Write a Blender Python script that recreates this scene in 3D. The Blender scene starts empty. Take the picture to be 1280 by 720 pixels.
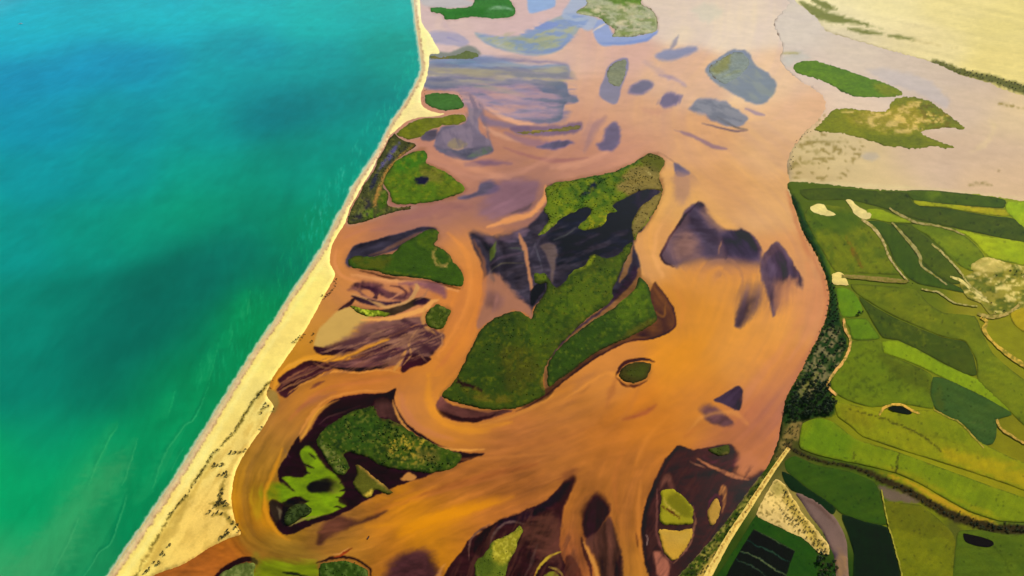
import bpy, math, random
import numpy as np
from mathutils import Vector, geometry

random.seed(7); rng = np.random.default_rng(7)
SC = bpy.context.scene
COL = SC.collection

# ------------------------------------------------------------------ camera model (photo is 1280 x 720)
FX, CX, CY, ALT = 830.0, 640.0, 360.0, 600.0
PITCH = math.radians(35.0)
SP_, CP_ = math.sin(PITCH), math.cos(PITCH)

def ground(x, y, z=0.0):
    """survey: photo point -> metres on the plain"""
    x = np.asarray(x, float); y = np.asarray(y, float)
    u = (x - CX) / FX; v = (CY - y) / FX
    dy = CP_ + v * SP_; dz = -SP_ + v * CP_
    t = (ALT - z) / (-dz)
    return u * t, dy * t

def mpp(y):  # metres per photo pixel, sideways
    v = (CY - y) / FX
    return ALT / (SP_ - v * CP_) / FX

# ------------------------------------------------------------------ noise
def vnoise(x, y, seed=0):
    x = np.asarray(x, float); y = np.asarray(y, float)
    xi = np.floor(x).astype(np.int64); yi = np.floor(y).astype(np.int64)
    xf = x - xi; yf = y - yi
    def h(a, b):
        n = (a * 374761393 + b * 668265263 + seed * 974634777) & 0x7fffffff
        n = ((n ^ (n >> 13)) * 1274126177) & 0x7fffffff
        n = (n ^ (n >> 16)) & 0xffff
        return n / 65535.0
    u = xf * xf * (3 - 2 * xf); v = yf * yf * (3 - 2 * yf)
    return (h(xi, yi) * (1 - u) + h(xi + 1, yi) * u) * (1 - v) + (h(xi, yi + 1) * (1 - u) + h(xi + 1, yi + 1) * u) * v

def fbm(x, y, seed=0, o=4):
    s = 0; a = 0.5; t = 0
    for i in range(o):
        s = s + a * vnoise(x, y, seed + i * 17); t += a
        x = x * 2.03 + 5.1; y = y * 2.03 + 1.7; a *= 0.55
    return s / t

# ------------------------------------------------------------------ curves and distances
def smooth(pts, closed=True, n=5, tens=.42):
    P = [tuple(p) for p in pts]
    m = len(P); out = []; k = len(P[0])
    for i in (range(m) if closed else range(m - 1)):
        if closed: a, b, c, d = P[i - 1], P[i], P[(i + 1) % m], P[(i + 2) % m]
        else: a, b, c, d = P[max(i - 1, 0)], P[i], P[i + 1], P[min(i + 2, m - 1)]
        for j in range(n):
            t = j / n; t2 = t * t; t3 = t2 * t; row = []
            for q in range(k):
                m1 = (c[q] - a[q]) * tens; m2 = (d[q] - b[q]) * tens
                row.append((2 * t3 - 3 * t2 + 1) * b[q] + (t3 - 2 * t2 + t) * m1 + (-2 * t3 + 3 * t2) * c[q] + (t3 - t2) * m2)
            out.append(tuple(row))
    if not closed: out.append(P[-1])
    return np.array(out)

def poly_sd(X, Y, P):
    """signed distance (positive inside) and the softness of the nearest stretch of outline"""
    n = len(P); best = np.full(X.shape, 1e18); soft = np.zeros(X.shape); inside = np.zeros(X.shape, bool)
    for i in range(n):
        a = P[i - 1]; b = P[i]
        dx, dy = b[0] - a[0], b[1] - a[1]; L = dx * dx + dy * dy + 1e-12
        t = np.clip(((X - a[0]) * dx + (Y - a[1]) * dy) / L, 0, 1)
        d = (X - a[0] - t * dx) ** 2 + (Y - a[1] - t * dy) ** 2
        m = d < best
        best = np.where(m, d, best)
        soft = np.where(m, a[2] + t * (b[2] - a[2]), soft)
        if dy != 0:
            c = ((a[1] > Y) != (b[1] > Y)) & (X < dx * (Y - a[1]) / dy + a[0])
            inside ^= c
    d = np.sqrt(best)
    return np.where(inside, d, -d), soft

def line_sd(X, Y, P):
    best = np.full(X.shape, 1e18); S = np.zeros(X.shape); s0 = 0; SG = np.zeros(X.shape)
    for i in range(1, len(P)):
        a = P[i - 1]; b = P[i]
        dx, dy = b[0] - a[0], b[1] - a[1]; L = dx * dx + dy * dy + 1e-12; l = math.sqrt(L)
        t = np.clip(((X - a[0]) * dx + (Y - a[1]) * dy) / L, 0, 1)
        w = a[2] + t * (b[2] - a[2])
        d = np.sqrt((X - a[0] - t * dx) ** 2 + (Y - a[1] - t * dy) ** 2)
        e = d - w / 2
        m = e < best
        best = np.where(m, e, best); S = np.where(m, s0 + t * l, S)
        SG = np.where(m, np.sign(dx * (Y - a[1]) - dy * (X - a[0])) * d, SG)
        s0 += l
    return best, S, SG

# ------------------------------------------------------------------ painting what the ground is made of (sand, silt, mud, weed)
class Paint:
    def __init__(s, X, Y, base=(128, 128, 128), warp=1.4):
        s.X = np.asarray(X, float); s.Y = np.asarray(Y, float)
        s.C = np.tile(np.array(base, float), (len(s.X), 1))
        s.wet = np.zeros(len(s.X))
        s.wisp = np.clip(.5 + 1.1 * (fbm(s.X / 12, s.Y / 4.5, 151, 4) - .5), 0, 1)
        k = np.interp(s.Y, [0, 720], [.55, 1.0])
        s.WX = s.X + k * warp * 2 * ((fbm(s.X / 9, s.Y / (8 * k), 3, 3) - .5) * 2 + (fbm(s.X / 2.7, s.Y / 2.3, 9, 2) - .5) * .8)
        s.WY = s.Y + k * warp * 2 * ((fbm(s.X / 9, s.Y / (8 * k), 5, 3) - .5) * 1.6 + (fbm(s.X / 2.7, s.Y / 2.3, 11, 2) - .5) * .6)
    def field(s, pts, sig=40.0):
        num = np.zeros_like(s.C); den = np.zeros(len(s.X)) + 1e-12
        for x, y, c in pts:
            sy = sig * (.55 + .45 * min(max(y, 0), 720) / 720)
            w = np.exp(-(((s.X - x) / sig) ** 2 + ((s.Y - y) / sy) ** 2) * .5) + 1e-7 / (1 + ((s.X - x) ** 2 + (s.Y - y) ** 2) / 1e4)
            num += w[:, None] * np.array(c, float); den += w
        s.C = num / den[:, None]
    def _blend(s, idx, a, col, wet):
        c = np.array(col, float)
        s.C[idx] = s.C[idx] * (1 - a[:, None]) + c * a[:, None]
        if wet is not None: s.wet[idx] = s.wet[idx] * (1 - a) + wet * a
    def P(s, pts, col, op=1.0, soft=0.8, wet=None, rough=0.0, n=4):
        pts = [(p[0], p[1], p[2] if len(p) > 2 else soft) for p in pts]
        Q = smooth(pts, True, n) if n > 1 else np.array(pts)
        m = Q[:, 2].max() + 6 + rough * 4
        idx = np.where((s.X > Q[:, 0].min() - m) & (s.X < Q[:, 0].max() + m) & (s.Y > Q[:, 1].min() - m) & (s.Y < Q[:, 1].max() + m))[0]
        if not len(idx): return
        d, so = poly_sd(s.WX[idx], s.WY[idx], Q)
        d = d + np.where(so > 1.4, so * 1.0 * (s.wisp[idx] - .5) * 2, 0)
        if rough: d = d + rough * 4 * (fbm(s.X[idx] / (3 + rough), s.Y[idx] / (2 + rough), 23, 3) - .5)
        so = np.maximum(so, .5)
        a = np.clip(.5 + d / (2 * so), 0, 1); a = a * a * (3 - 2 * a) * op
        s._blend(idx, a, col, wet)
    def R(s, pts, col, w=3.0, op=1.0, soft=0.8, wet=None, rough=0.0, brk=0.0, taper=True, n=5):
        pts = [(p[0], p[1], p[2] if len(p) > 2 else w) for p in pts]
        if taper: pts[0] = (pts[0][0], pts[0][1], pts[0][2] * .3); pts[-1] = (pts[-1][0], pts[-1][1], pts[-1][2] * .3)
        Q = smooth(pts, False, n)
        m = Q[:, 2].max() + soft * 2 + 6
        idx = np.where((s.X > Q[:, 0].min() - m) & (s.X < Q[:, 0].max() + m) & (s.Y > Q[:, 1].min() - m) & (s.Y < Q[:, 1].max() + m))[0]
        if not len(idx): return
        e, S, _ = line_sd(s.WX[idx], s.WY[idx], Q)
        if soft > 1.4: e = e + soft * .9 * (s.wisp[idx] - .5) * 2
        if rough: e = e + rough * 4 * (fbm(s.X[idx] / 3, s.Y[idx] / 2.5, 29, 2) - .5)
        a = np.clip(.5 - e / (2 * soft), 0, 1); a = a * a * (3 - 2 * a) * op
        if brk: a = a * np.clip((vnoise(s.X[idx] / 4, s.Y[idx] / 4, 77) - brk) * 5 + .5, 0, 1)
        s._blend(idx, a, col, wet)
    def speck(s, poly, col, thr=.6, sc=2.5, op=.8, seed=40, sx=1.0, soft=1):
        Q = smooth([(p[0], p[1], 2.0) for p in poly], True, 3)
        m = 4
        idx = np.where((s.X > Q[:, 0].min() - m) & (s.X < Q[:, 0].max() + m) & (s.Y > Q[:, 1].min() - m) & (s.Y < Q[:, 1].max() + m))[0]
        if not len(idx): return
        d, _ = poly_sd(s.X[idx], s.Y[idx], Q)
        a = np.clip(.5 + d / 4, 0, 1) * np.clip((fbm(s.X[idx] / sc / sx, s.Y[idx] / sc, seed, 3) - thr) * 9 / soft, 0, 1) * op
        s._blend(idx, a, col, None)
    def mix(s, poly, col, lx, ly, ang=0, thr=.5, op=.6, seed=90, k=5, edge=4):
        """drawn-out streaks of another tone inside a patch"""
        Q = smooth([(p[0], p[1], 1.0) for p in poly], True, 3)
        idx = np.where((s.X > Q[:, 0].min() - 5) & (s.X < Q[:, 0].max() + 5) & (s.Y > Q[:, 1].min() - 5) & (s.Y < Q[:, 1].max() + 5))[0]
        if not len(idx): return
        d, _ = poly_sd(s.WX[idx], s.WY[idx], Q); c, t = math.cos(ang), math.sin(ang)
        u = s.WX[idx] * c + s.WY[idx] * t; v = -s.WX[idx] * t + s.WY[idx] * c
        a = np.clip(.5 + d / edge, 0, 1) * np.clip((fbm(u / lx, v / ly, seed, 4) - thr) * k + .5, 0, 1) * op
        s._blend(idx, a, col, None)
    def stripes(s, poly, ang, per, amp=.1):
        Q = smooth([(p[0], p[1], 1.0) for p in poly], True, 3)
        idx = np.where((s.X > Q[:, 0].min()) & (s.X < Q[:, 0].max()) & (s.Y > Q[:, 1].min()) & (s.Y < Q[:, 1].max()))[0]
        if not len(idx): return
        d, _ = poly_sd(s.X[idx], s.Y[idx], Q)
        ph = (s.WX[idx] * math.cos(ang) + s.WY[idx] * math.sin(ang)) / per
        k = 1 + amp * np.sin(ph * 2 * math.pi) * np.clip(d / 2, 0, 1) * (.4 + vnoise(s.X[idx] / 20, s.Y[idx] / 20, 8))
        s.C[idx] *= k[:, None]
    def grain(s, amp=.08, sc=6, seed=60, tint=.03):
        gx, gy = ground(s.X, np.minimum(np.maximum(s.Y, -200), 2000))
        n = fbm(gx / sc, gy / sc, seed, 4) - .5
        s.C *= (1 + 2 * amp * n)[:, None]
        t = fbm(gx / (sc * 6), gy / (sc * 6), seed + 5, 3) - .5
        s.C[:, 0] *= 1 + 2 * tint * t * 2; s.C[:, 1] *= 1 + amp * t

# what the air and the sheen of each kind of surface add to the photographed colour (taken out of the paint by position; upper river tones still hold some)
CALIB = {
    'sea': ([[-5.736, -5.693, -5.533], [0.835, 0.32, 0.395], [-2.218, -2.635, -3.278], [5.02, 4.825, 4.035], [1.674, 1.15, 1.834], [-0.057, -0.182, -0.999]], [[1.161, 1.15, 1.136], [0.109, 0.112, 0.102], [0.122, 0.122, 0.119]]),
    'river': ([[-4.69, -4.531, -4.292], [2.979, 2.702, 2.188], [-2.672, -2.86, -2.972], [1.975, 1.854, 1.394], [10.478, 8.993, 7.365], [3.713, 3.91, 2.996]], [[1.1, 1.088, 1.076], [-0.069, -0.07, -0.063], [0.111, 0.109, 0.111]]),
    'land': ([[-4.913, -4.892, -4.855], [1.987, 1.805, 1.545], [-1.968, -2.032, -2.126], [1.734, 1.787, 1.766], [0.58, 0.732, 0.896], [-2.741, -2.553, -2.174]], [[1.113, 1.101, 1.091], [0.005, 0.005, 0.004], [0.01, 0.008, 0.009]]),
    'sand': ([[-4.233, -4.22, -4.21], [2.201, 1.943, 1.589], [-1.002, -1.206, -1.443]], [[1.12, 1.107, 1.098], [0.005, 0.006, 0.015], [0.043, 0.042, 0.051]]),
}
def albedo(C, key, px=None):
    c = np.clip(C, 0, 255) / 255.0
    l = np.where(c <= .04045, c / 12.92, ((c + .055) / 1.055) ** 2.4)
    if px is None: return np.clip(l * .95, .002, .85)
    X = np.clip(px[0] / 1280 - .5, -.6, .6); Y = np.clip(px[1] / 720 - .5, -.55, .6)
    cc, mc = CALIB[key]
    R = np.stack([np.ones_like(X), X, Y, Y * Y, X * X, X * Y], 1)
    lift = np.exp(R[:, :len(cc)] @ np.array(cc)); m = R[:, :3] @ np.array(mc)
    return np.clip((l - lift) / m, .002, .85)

# ------------------------------------------------------------------ mesh builders
def tag(o, label=None, cat=None, group=None, kind=None):
    if label: o['label'] = label
    if cat: o['category'] = cat
    if group: o['group'] = group
    if kind: o['kind'] = kind
    return o

def make_mesh(name, V, F, mat, colors=None, wet=None, smooth_=True):
    me = bpy.data.meshes.new(name)
    V = np.asarray(V, np.float32); F = np.asarray(F, np.int32)
    k = F.shape[1]
    me.vertices.add(len(V)); me.vertices.foreach_set('co', V.ravel())
    me.loops.add(F.size); me.loops.foreach_set('vertex_index', F.ravel())
    me.polygons.add(len(F)); me.polygons.foreach_set('loop_start', np.arange(0, F.size, k, dtype=np.int32))
    me.polygons.foreach_set('loop_total', np.full(len(F), k, np.int32))
    me.update(calc_edges=True)
    if colors is not None:
        a = me.attributes.new('tint', 'FLOAT_COLOR', 'POINT')
        rgba = np.ones((len(V), 4), np.float32); rgba[:, :3] = colors
        a.data.foreach_set('color', rgba.ravel())
    if wet is not None:
        a = me.attributes.new('wet', 'FLOAT', 'POINT'); a.data.foreach_set('value', np.asarray(wet, np.float32))
    me.polygons.foreach_set('use_smooth', np.full(len(F), smooth_))
    me.materials.append(mat)
    me.validate()
    return me

def add_obj(name, me, parent=None):
    o = bpy.data.objects.new(name, me); COL.objects.link(o)
    if parent is not None: o.parent = parent
    return o

# ------------------------------------------------------------------ materials
def new_mat(name):
    m = bpy.data.materials.new(name); m.use_nodes = True
    nt = m.node_tree; nt.nodes.clear()
    out = nt.nodes.new('ShaderNodeOutputMaterial'); b = nt.nodes.new('ShaderNodeBsdfPrincipled')
    nt.links.new(b.outputs[0], out.inputs[0])
    return m, nt, b

def N(nt, t, **kw):
    n = nt.nodes.new(t)
    for k, v in kw.items():
        if k in n.inputs: n.inputs[k].default_value = v
        else: setattr(n, k, v)
    return n

def tint_mat(name, rough=.9, spec=.2, var=.25, scale=.12, bump=.6, bscale=.25, bdist=.6, fine=.9):
    """albedo from the surveyed tint, broken up by two sizes of world-space noise, with real bumps"""
    m, nt, b = new_mat(name); L = nt.links.new
    at = N(nt, 'ShaderNodeAttribute', attribute_name='tint')
    geo = nt.nodes.new('ShaderNodeNewGeometry')
    n1 = N(nt, 'ShaderNodeTexNoise', Scale=scale, Detail=5.0, Roughness=.62); L(geo.outputs['Position'], n1.inputs['Vector'])
    n2 = N(nt, 'ShaderNodeTexNoise', Scale=fine, Detail=3.0, Roughness=.7); L(geo.outputs['Position'], n2.inputs['Vector'])
    ad = N(nt, 'ShaderNodeMath', operation='ADD'); L(n1.outputs['Fac'], ad.inputs[0]); L(n2.outputs['Fac'], ad.inputs[1])
    mr = N(nt, 'ShaderNodeMapRange'); mr.inputs['From Min'].default_value = .7; mr.inputs['From Max'].default_value = 1.3
    mr.inputs['To Min'].default_value = 1 - var; mr.inputs['To Max'].default_value = 1 + var
    L(ad.outputs[0], mr.inputs['Value'])
    mul = N(nt, 'ShaderNodeVectorMath', operation='SCALE'); L(at.outputs['Color'], mul.inputs[0]); L(mr.outputs[0], mul.inputs['Scale'])
    L(mul.outputs[0], b.inputs['Base Color'])
    b.inputs['Roughness'].default_value = rough; b.inputs['Specular IOR Level'].default_value = spec
    n3 = N(nt, 'ShaderNodeTexNoise', Scale=bscale, Detail=6.0, Roughness=.65); L(geo.outputs['Position'], n3.inputs['Vector'])
    bp = N(nt, 'ShaderNodeBump', Strength=bump, Distance=bdist); L(n3.outputs['Fac'], bp.inputs['Height']); L(bp.outputs[0], b.inputs['Normal'])
    return m

def water_mat(name, r_open, r_wet, spec, wave_scale, wave_h, stretch, rot, var=.05):
    m, nt, b = new_mat(name); L = nt.links.new
    at = N(nt, 'ShaderNodeAttribute', attribute_name='tint'); wt = N(nt, 'ShaderNodeAttribute', attribute_name='wet')
    geo = nt.nodes.new('ShaderNodeNewGeometry')
    mp = N(nt, 'ShaderNodeMapping'); mp.inputs['Rotation'].default_value = (0, 0, rot); mp.inputs['Scale'].default_value = stretch
    L(geo.outputs['Position'], mp.inputs['Vector'])
    n1 = N(nt, 'ShaderNodeTexNoise', Scale=wave_scale, Detail=6.0, Roughness=.6, Distortion=.4); L(mp.outputs[0], n1.inputs['Vector'])
    n2 = N(nt, 'ShaderNodeTexNoise', Scale=wave_scale * .18, Detail=4.0, Roughness=.55); L(mp.outputs[0], n2.inputs['Vector'])
    mr = N(nt, 'ShaderNodeMapRange'); mr.inputs['From Min'].default_value = .3; mr.inputs['From Max'].default_value = .7
    mr.inputs['To Min'].default_value = 1 - var; mr.inputs['To Max'].default_value = 1 + var
    av = N(nt, 'ShaderNodeMath', operation='MULTIPLY_ADD'); av.inputs[1].default_value = .5; L(n1.outputs['Fac'], av.inputs[0])
    hf = N(nt, 'ShaderNodeMath', operation='MULTIPLY'); hf.inputs[1].default_value = .5; L(n2.outputs['Fac'], hf.inputs[0]); L(hf.outputs[0], av.inputs[2]); L(av.outputs[0], mr.inputs['Value'])
    mul = N(nt, 'ShaderNodeVectorMath', operation='SCALE'); L(at.outputs['Color'], mul.inputs[0]); L(mr.outputs[0], mul.inputs['Scale'])
    L(mul.outputs[0], b.inputs['Base Color'])
    rr = N(nt, 'ShaderNodeMapRange'); rr.inputs['To Min'].default_value = r_open; rr.inputs['To Max'].default_value = r_wet
    L(wt.outputs['Fac'], rr.inputs['Value']); L(rr.outputs[0], b.inputs['Roughness'])
    b.inputs['IOR'].default_value = 1.33; b.inputs['Specular IOR Level'].default_value = spec
    bp = N(nt, 'ShaderNodeBump', Strength=1.0, Distance=wave_h); L(n1.outputs['Fac'], bp.inputs['Height']); L(bp.outputs[0], b.inputs['Normal'])
    return m

def plain_mat(name, col, rough=.6, spec=.4, var=.2, scale=2.0):
    m, nt, b = new_mat(name); L = nt.links.new
    geo = nt.nodes.new('ShaderNodeTexCoord')
    n1 = N(nt, 'ShaderNodeTexNoise', Scale=scale, Detail=4.0); L(geo.outputs['Object'], n1.inputs['Vector'])
    cr = nt.nodes.new('ShaderNodeValToRGB')
    cr.color_ramp.elements[0].position = .3; cr.color_ramp.elements[1].position = .7
    cr.color_ramp.elements[0].color = (*[c * (1 - var) for c in col], 1); cr.color_ramp.elements[1].color = (*[min(c * (1 + var), 1) for c in col], 1)
    L(n1.outputs['Fac'], cr.inputs[0]); L(cr.outputs[0], b.inputs['Base Color'])
    b.inputs['Roughness'].default_value = rough; b.inputs['Specular IOR Level'].default_value = spec
    return m

M_SEA = water_mat('sea_water', .28, .6, .02, .045, .5, (1, .3, 1), math.radians(28), .12)
M_RIVER = water_mat('silty_water', .34, .30, .14, .06, .12, (1, 1, 1), 0, .04)
M_SAND = tint_mat('beach_sand', .95, .1, .07, .05, .5, .12, .8, .5)
M_FLAT = tint_mat('tidal_flat', .8, .1, .06, .03, .4, .08, .4, .3)
M_VEG = tint_mat('marsh_grass', .9, .06, .22, .10, .6, .22, 1.0, .6)
M_FIELD = tint_mat('crop', .9, .05, .12, .05, .5, .3, .4, .7)
M_POND = tint_mat('pond_water', .8, .02, .04, .1, .4, .3, .05, .05)
M_DIRT = tint_mat('dirt_track', .95, .1, .12, .12, .4, .5, .3, .8)

# ------------------------------------------------------------------ land pieces
def land_piece(name, label, poly, ztop, paint, mat, key='land', cat=None, group=None, kind='structure',
               step=2.1, wob=1.3, edge=2.0, und=.25, n=4, zb=-.6, edges=1.3, rag=1.0, scatter=None, rim=None, tens=.42, grow=0):
    """one sheet of land with its own outline, banks that slope into the water, and undulation on top"""
    Q = smooth([(p[0], p[1], 1.0) for p in poly], True, n, tens)[:, :2]
    if grow:
        T = np.roll(Q, -1, 0) - np.roll(Q, 1, 0); T /= np.linalg.norm(T, axis=1)[:, None] + 1e-9
        sgn = 1 if (Q[:, 0] * np.roll(Q[:, 1], -1) - np.roll(Q[:, 0], -1) * Q[:, 1]).sum() > 0 else -1
        Q = Q + grow * sgn * np.stack([T[:, 1], -T[:, 0]], 1)
    # resample the outline
    pts = []
    for i in range(len(Q)):
        a = Q[i - 1]; b = Q[i]; l = math.hypot(*(b - a)); k = max(1, int(l / edges))
        for j in range(k): pts.append(a + (b - a) * (j / k))
    B = np.array(pts)
    if name == 'island':
        B = B + 2.6 * (1 if B[:, 1].mean() > 150 else .5) * np.stack([fbm(B[:, 0] / 8, B[:, 1] / 8, 33, 3) - .5, .8 * (fbm(B[:, 0] / 8, B[:, 1] / 8, 39, 3) - .5)], 1)
    if wob:
        B = B + wob * rag * 2 * np.stack([fbm(B[:, 0] / 3, B[:, 1] / 3, 31, 3) - .5, .8 * (fbm(B[:, 0] / 3, B[:, 1] / 3, 37, 3) - .5)], 1)
    x0, y0 = B.min(0); x1, y1 = B.max(0)
    gx, gy = np.meshgrid(np.arange(x0, x1, step), np.arange(y0, y1, step))
    gx = gx.ravel() + rng.uniform(-.25, .25, gx.size) * step; gy = gy.ravel() + rng.uniform(-.25, .25, gy.size) * step
    P3 = np.column_stack([B, np.zeros(len(B))])
    d, _ = poly_sd(gx, gy, P3)
    k = d > step * .45
    I = np.column_stack([gx[k], gy[k]])
    A = np.vstack([B, I])
    res = geometry.delaunay_2d_cdt([Vector(p) for p in A], [(i, (i + 1) % len(B)) for i in range(len(B))], [], 1, 1e-5)
    V2 = np.array([tuple(v) for v in res[0]]); F = np.array([f for f in res[2] if len(f) == 3])
    d, _ = poly_sd(V2[:, 0], V2[:, 1], P3)
    d = np.maximum(d, 0)
    X, Y = ground(V2[:, 0], V2[:, 1])
    s = np.clip(d / edge, 0, 1); s = s * s * (3 - 2 * s)
    Z = zb + (ztop - zb) * s + und * s * 2 * (fbm(X / 14, Y / 14, 51, 4) - .5)
    # height moves a point in the picture: keep it over its surveyed spot
    X, Y = X * (ALT - Z) / ALT, Y * (ALT - Z) / ALT
    pa = Paint(V2[:, 0], V2[:, 1]); paint(pa)
    if rim:
        rw = rim[1] * (.35 + 1.3 * fbm(V2[:, 0] / 7, V2[:, 1] / 7, 57, 3)); ra = np.clip(1.3 - d / rw, 0, 1) * rim[2] * np.clip((fbm(V2[:, 0] / 11, V2[:, 1] / 11, 58, 3) - .36) * 5, 0, 1)
        pa.C = pa.C * (1 - ra[:, None]) + np.array(rim[0], float) * ra[:, None]
    a0, a1, a2 = V2[F[:, 0]], V2[F[:, 1]], V2[F[:, 2]]
    W = np.column_stack([X, Y, Z])
    c = np.cross(W[F[:, 1]] - W[F[:, 0]], W[F[:, 2]] - W[F[:, 0]])[:, 2]
    F[c < 0] = F[c < 0][:, ::-1]
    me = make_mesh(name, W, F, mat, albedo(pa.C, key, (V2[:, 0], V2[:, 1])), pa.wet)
    o = add_obj(name, me); tag(o, label, cat, group, kind)
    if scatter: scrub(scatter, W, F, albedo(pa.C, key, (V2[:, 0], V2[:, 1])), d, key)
    return o

TUFT_V = None
def scrub(spec, W, F, C, d, key):
    """low scrub and grass tussocks that nobody could count, rooted on one island"""
    name, label, dens, hmin, hmax, bright = spec[:6]
    tri = W[F]; ar = .5 * np.linalg.norm(np.cross(tri[:, 1] - tri[:, 0], tri[:, 2] - tri[:, 0]), axis=1)
    cd = d[F].mean(1)
    cy = tri[:, :, 1].mean(1); cx = tri[:, :, 0].mean(1)
    patch = fbm(cx / 22, cy / 22, 71, 3)
    p = ar * (cd > 1.0) * np.clip((patch - .42) * 6, 0.05, 1.3)
    tot = int(min(p.sum() * dens, spec[6] if len(spec) > 6 else 7000))
    if tot < 10: return
    pick = rng.choice(len(F), tot, p=p / p.sum())
    r1 = np.sqrt(rng.random(tot)); r2 = rng.random(tot)
    b = np.stack([1 - r1, r1 * (1 - r2), r1 * r2], 1)
    pos = (tri[pick] * b[:, :, None]).sum(1); col = (C[F[pick]] * b[:, :, None]).sum(1)
    dist = np.maximum(pos[:, 1], 300) / 900
    k = 7
    ang = np.arange(k) / k * 2 * math.pi
    h = rng.uniform(hmin, hmax, tot); r = h * rng.uniform(.7, 1.5, tot) * np.clip(dist, .8, 2)
    Vs = []; 
    jr = rng.uniform(.65, 1.3, (tot, k)); jr2 = rng.uniform(.4, .8, (tot, k)); jz = rng.uniform(.35, .95, (tot, k))
    ph = rng.uniform(0, 6.28, tot)
    ring0 = np.stack([np.cos(ang + ph[:, None]) * jr * r[:, None], np.sin(ang + ph[:, None]) * jr * r[:, None], np.full((tot, k), -.2)], 2)
    ring1 = np.stack([np.cos(ang + .4 + ph[:, None]) * jr2 * r[:, None], np.sin(ang + .4 + ph[:, None]) * jr2 * r[:, None], jz * h[:, None]], 2)
    top = np.stack([rng.uniform(-.2, .2, tot) * r, rng.uniform(-.2, .2, tot) * r, h], 1)[:, None]
    V = np.concatenate([ring0, ring1, top], 1) + pos[:, None]
    m = 2 * k + 1
    f = []
    for i in range(k):
        j = (i + 1) % k
        f += [(i, j, k + i), (j, k + j, k + i), (k + i, k + j, 2 * k)]
    F2 = (np.array(f)[None] + (np.arange(tot) * m)[:, None, None]).reshape(-1, 3)
    cc = col * (bright * rng.uniform(.6, 1.5, tot)[:, None]) * (1 + .25 * (rng.random((tot, 1)) - .5) * np.array([[1, .2, -1.]]))
    cc = np.clip(cc, .002, .8)
    me = make_mesh(name, V.reshape(-1, 3), F2, M_TUFT, np.repeat(cc, m, 0), smooth_=False)
    o = add_obj(name, me); tag(o, label, 'scrub', None, 'stuff')

M_TUFT = tint_mat('scrub_leaves', .9, .1, .25, .5, .3, 1.2, .2, 2.0)

# ================================================================== SURVEYED SHORELINES
SHORE = [(520, -60), (517, -20), (516, 0), (519, 33), (524, 67), (526, 87), (520, 102), (512, 117), (502, 133), (490, 150), (481, 167),
         (473, 184), (463, 200), (451, 217), (440, 233), (431, 253), (420, 273), (403, 307), (383, 338), (366, 363), (353, 382), (340, 404),
         (325, 425), (307, 452), (289, 481), (268, 515), (247, 549), (217, 597), (193, 633), (163, 677), (135, 718), (100, 768), (55, 830)]
INNER = [(526, -20), (526, 5), (528, 28), (538, 42), (545, 55), (551, 67), (538, 69), (537, 80), (535, 93), (531, 107), (527, 118), (528, 131), (541, 139),
         (562, 142), (545, 146), (522, 148), (508, 153), (495, 164), (487, 171), (482, 182), (473, 197), (466, 213), (455, 230), (447, 245), (438, 260), (433, 277), (429, 284),
         (416, 306), (413, 328), (420, 343), (410, 363), (402, 377), (390, 400), (373, 427), (357, 450), (341, 473), (337, 483), (334, 494),
         (343, 508), (336, 523), (328, 537), (320, 547), (307, 567), (297, 585), (292, 603), (290, 623), (292, 640), (296, 655), (302, 668), (288, 673),
         (263, 685), (243, 698), (225, 708), (197, 718), (160, 738), (120, 775), (85, 830)]
def shore_x(y):
    S = np.array(SHORE, float); return np.interp(y, S[:, 1], S[:, 0])

# ================================================================== SEA
def grid_sheet(x0, x1, y0, y1, step, cut=None):
    xs = np.arange(x0, x1 + step, step); ys = np.arange(y0, y1 + step, step)
    gx, gy = np.meshgrid(xs, ys); nx, ny = len(xs), len(ys)
    I = np.arange(nx * ny).reshape(ny, nx)
    F = np.stack([I[1:, :-1], I[1:, 1:], I[:-1, 1:], I[:-1, :-1]], -1).reshape(-1, 4)
    gx = gx.ravel(); gy = gy.ravel()
    if cut is not None:
        cx = gx[F].mean(1); cy = gy[F].mean(1); F = F[cut(cx, cy)]
        u = np.unique(F); r = np.full(nx * ny, -1); r[u] = np.arange(len(u)); F = r[F]; gx = gx[u]; gy = gy[u]
    return gx, gy, F

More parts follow.
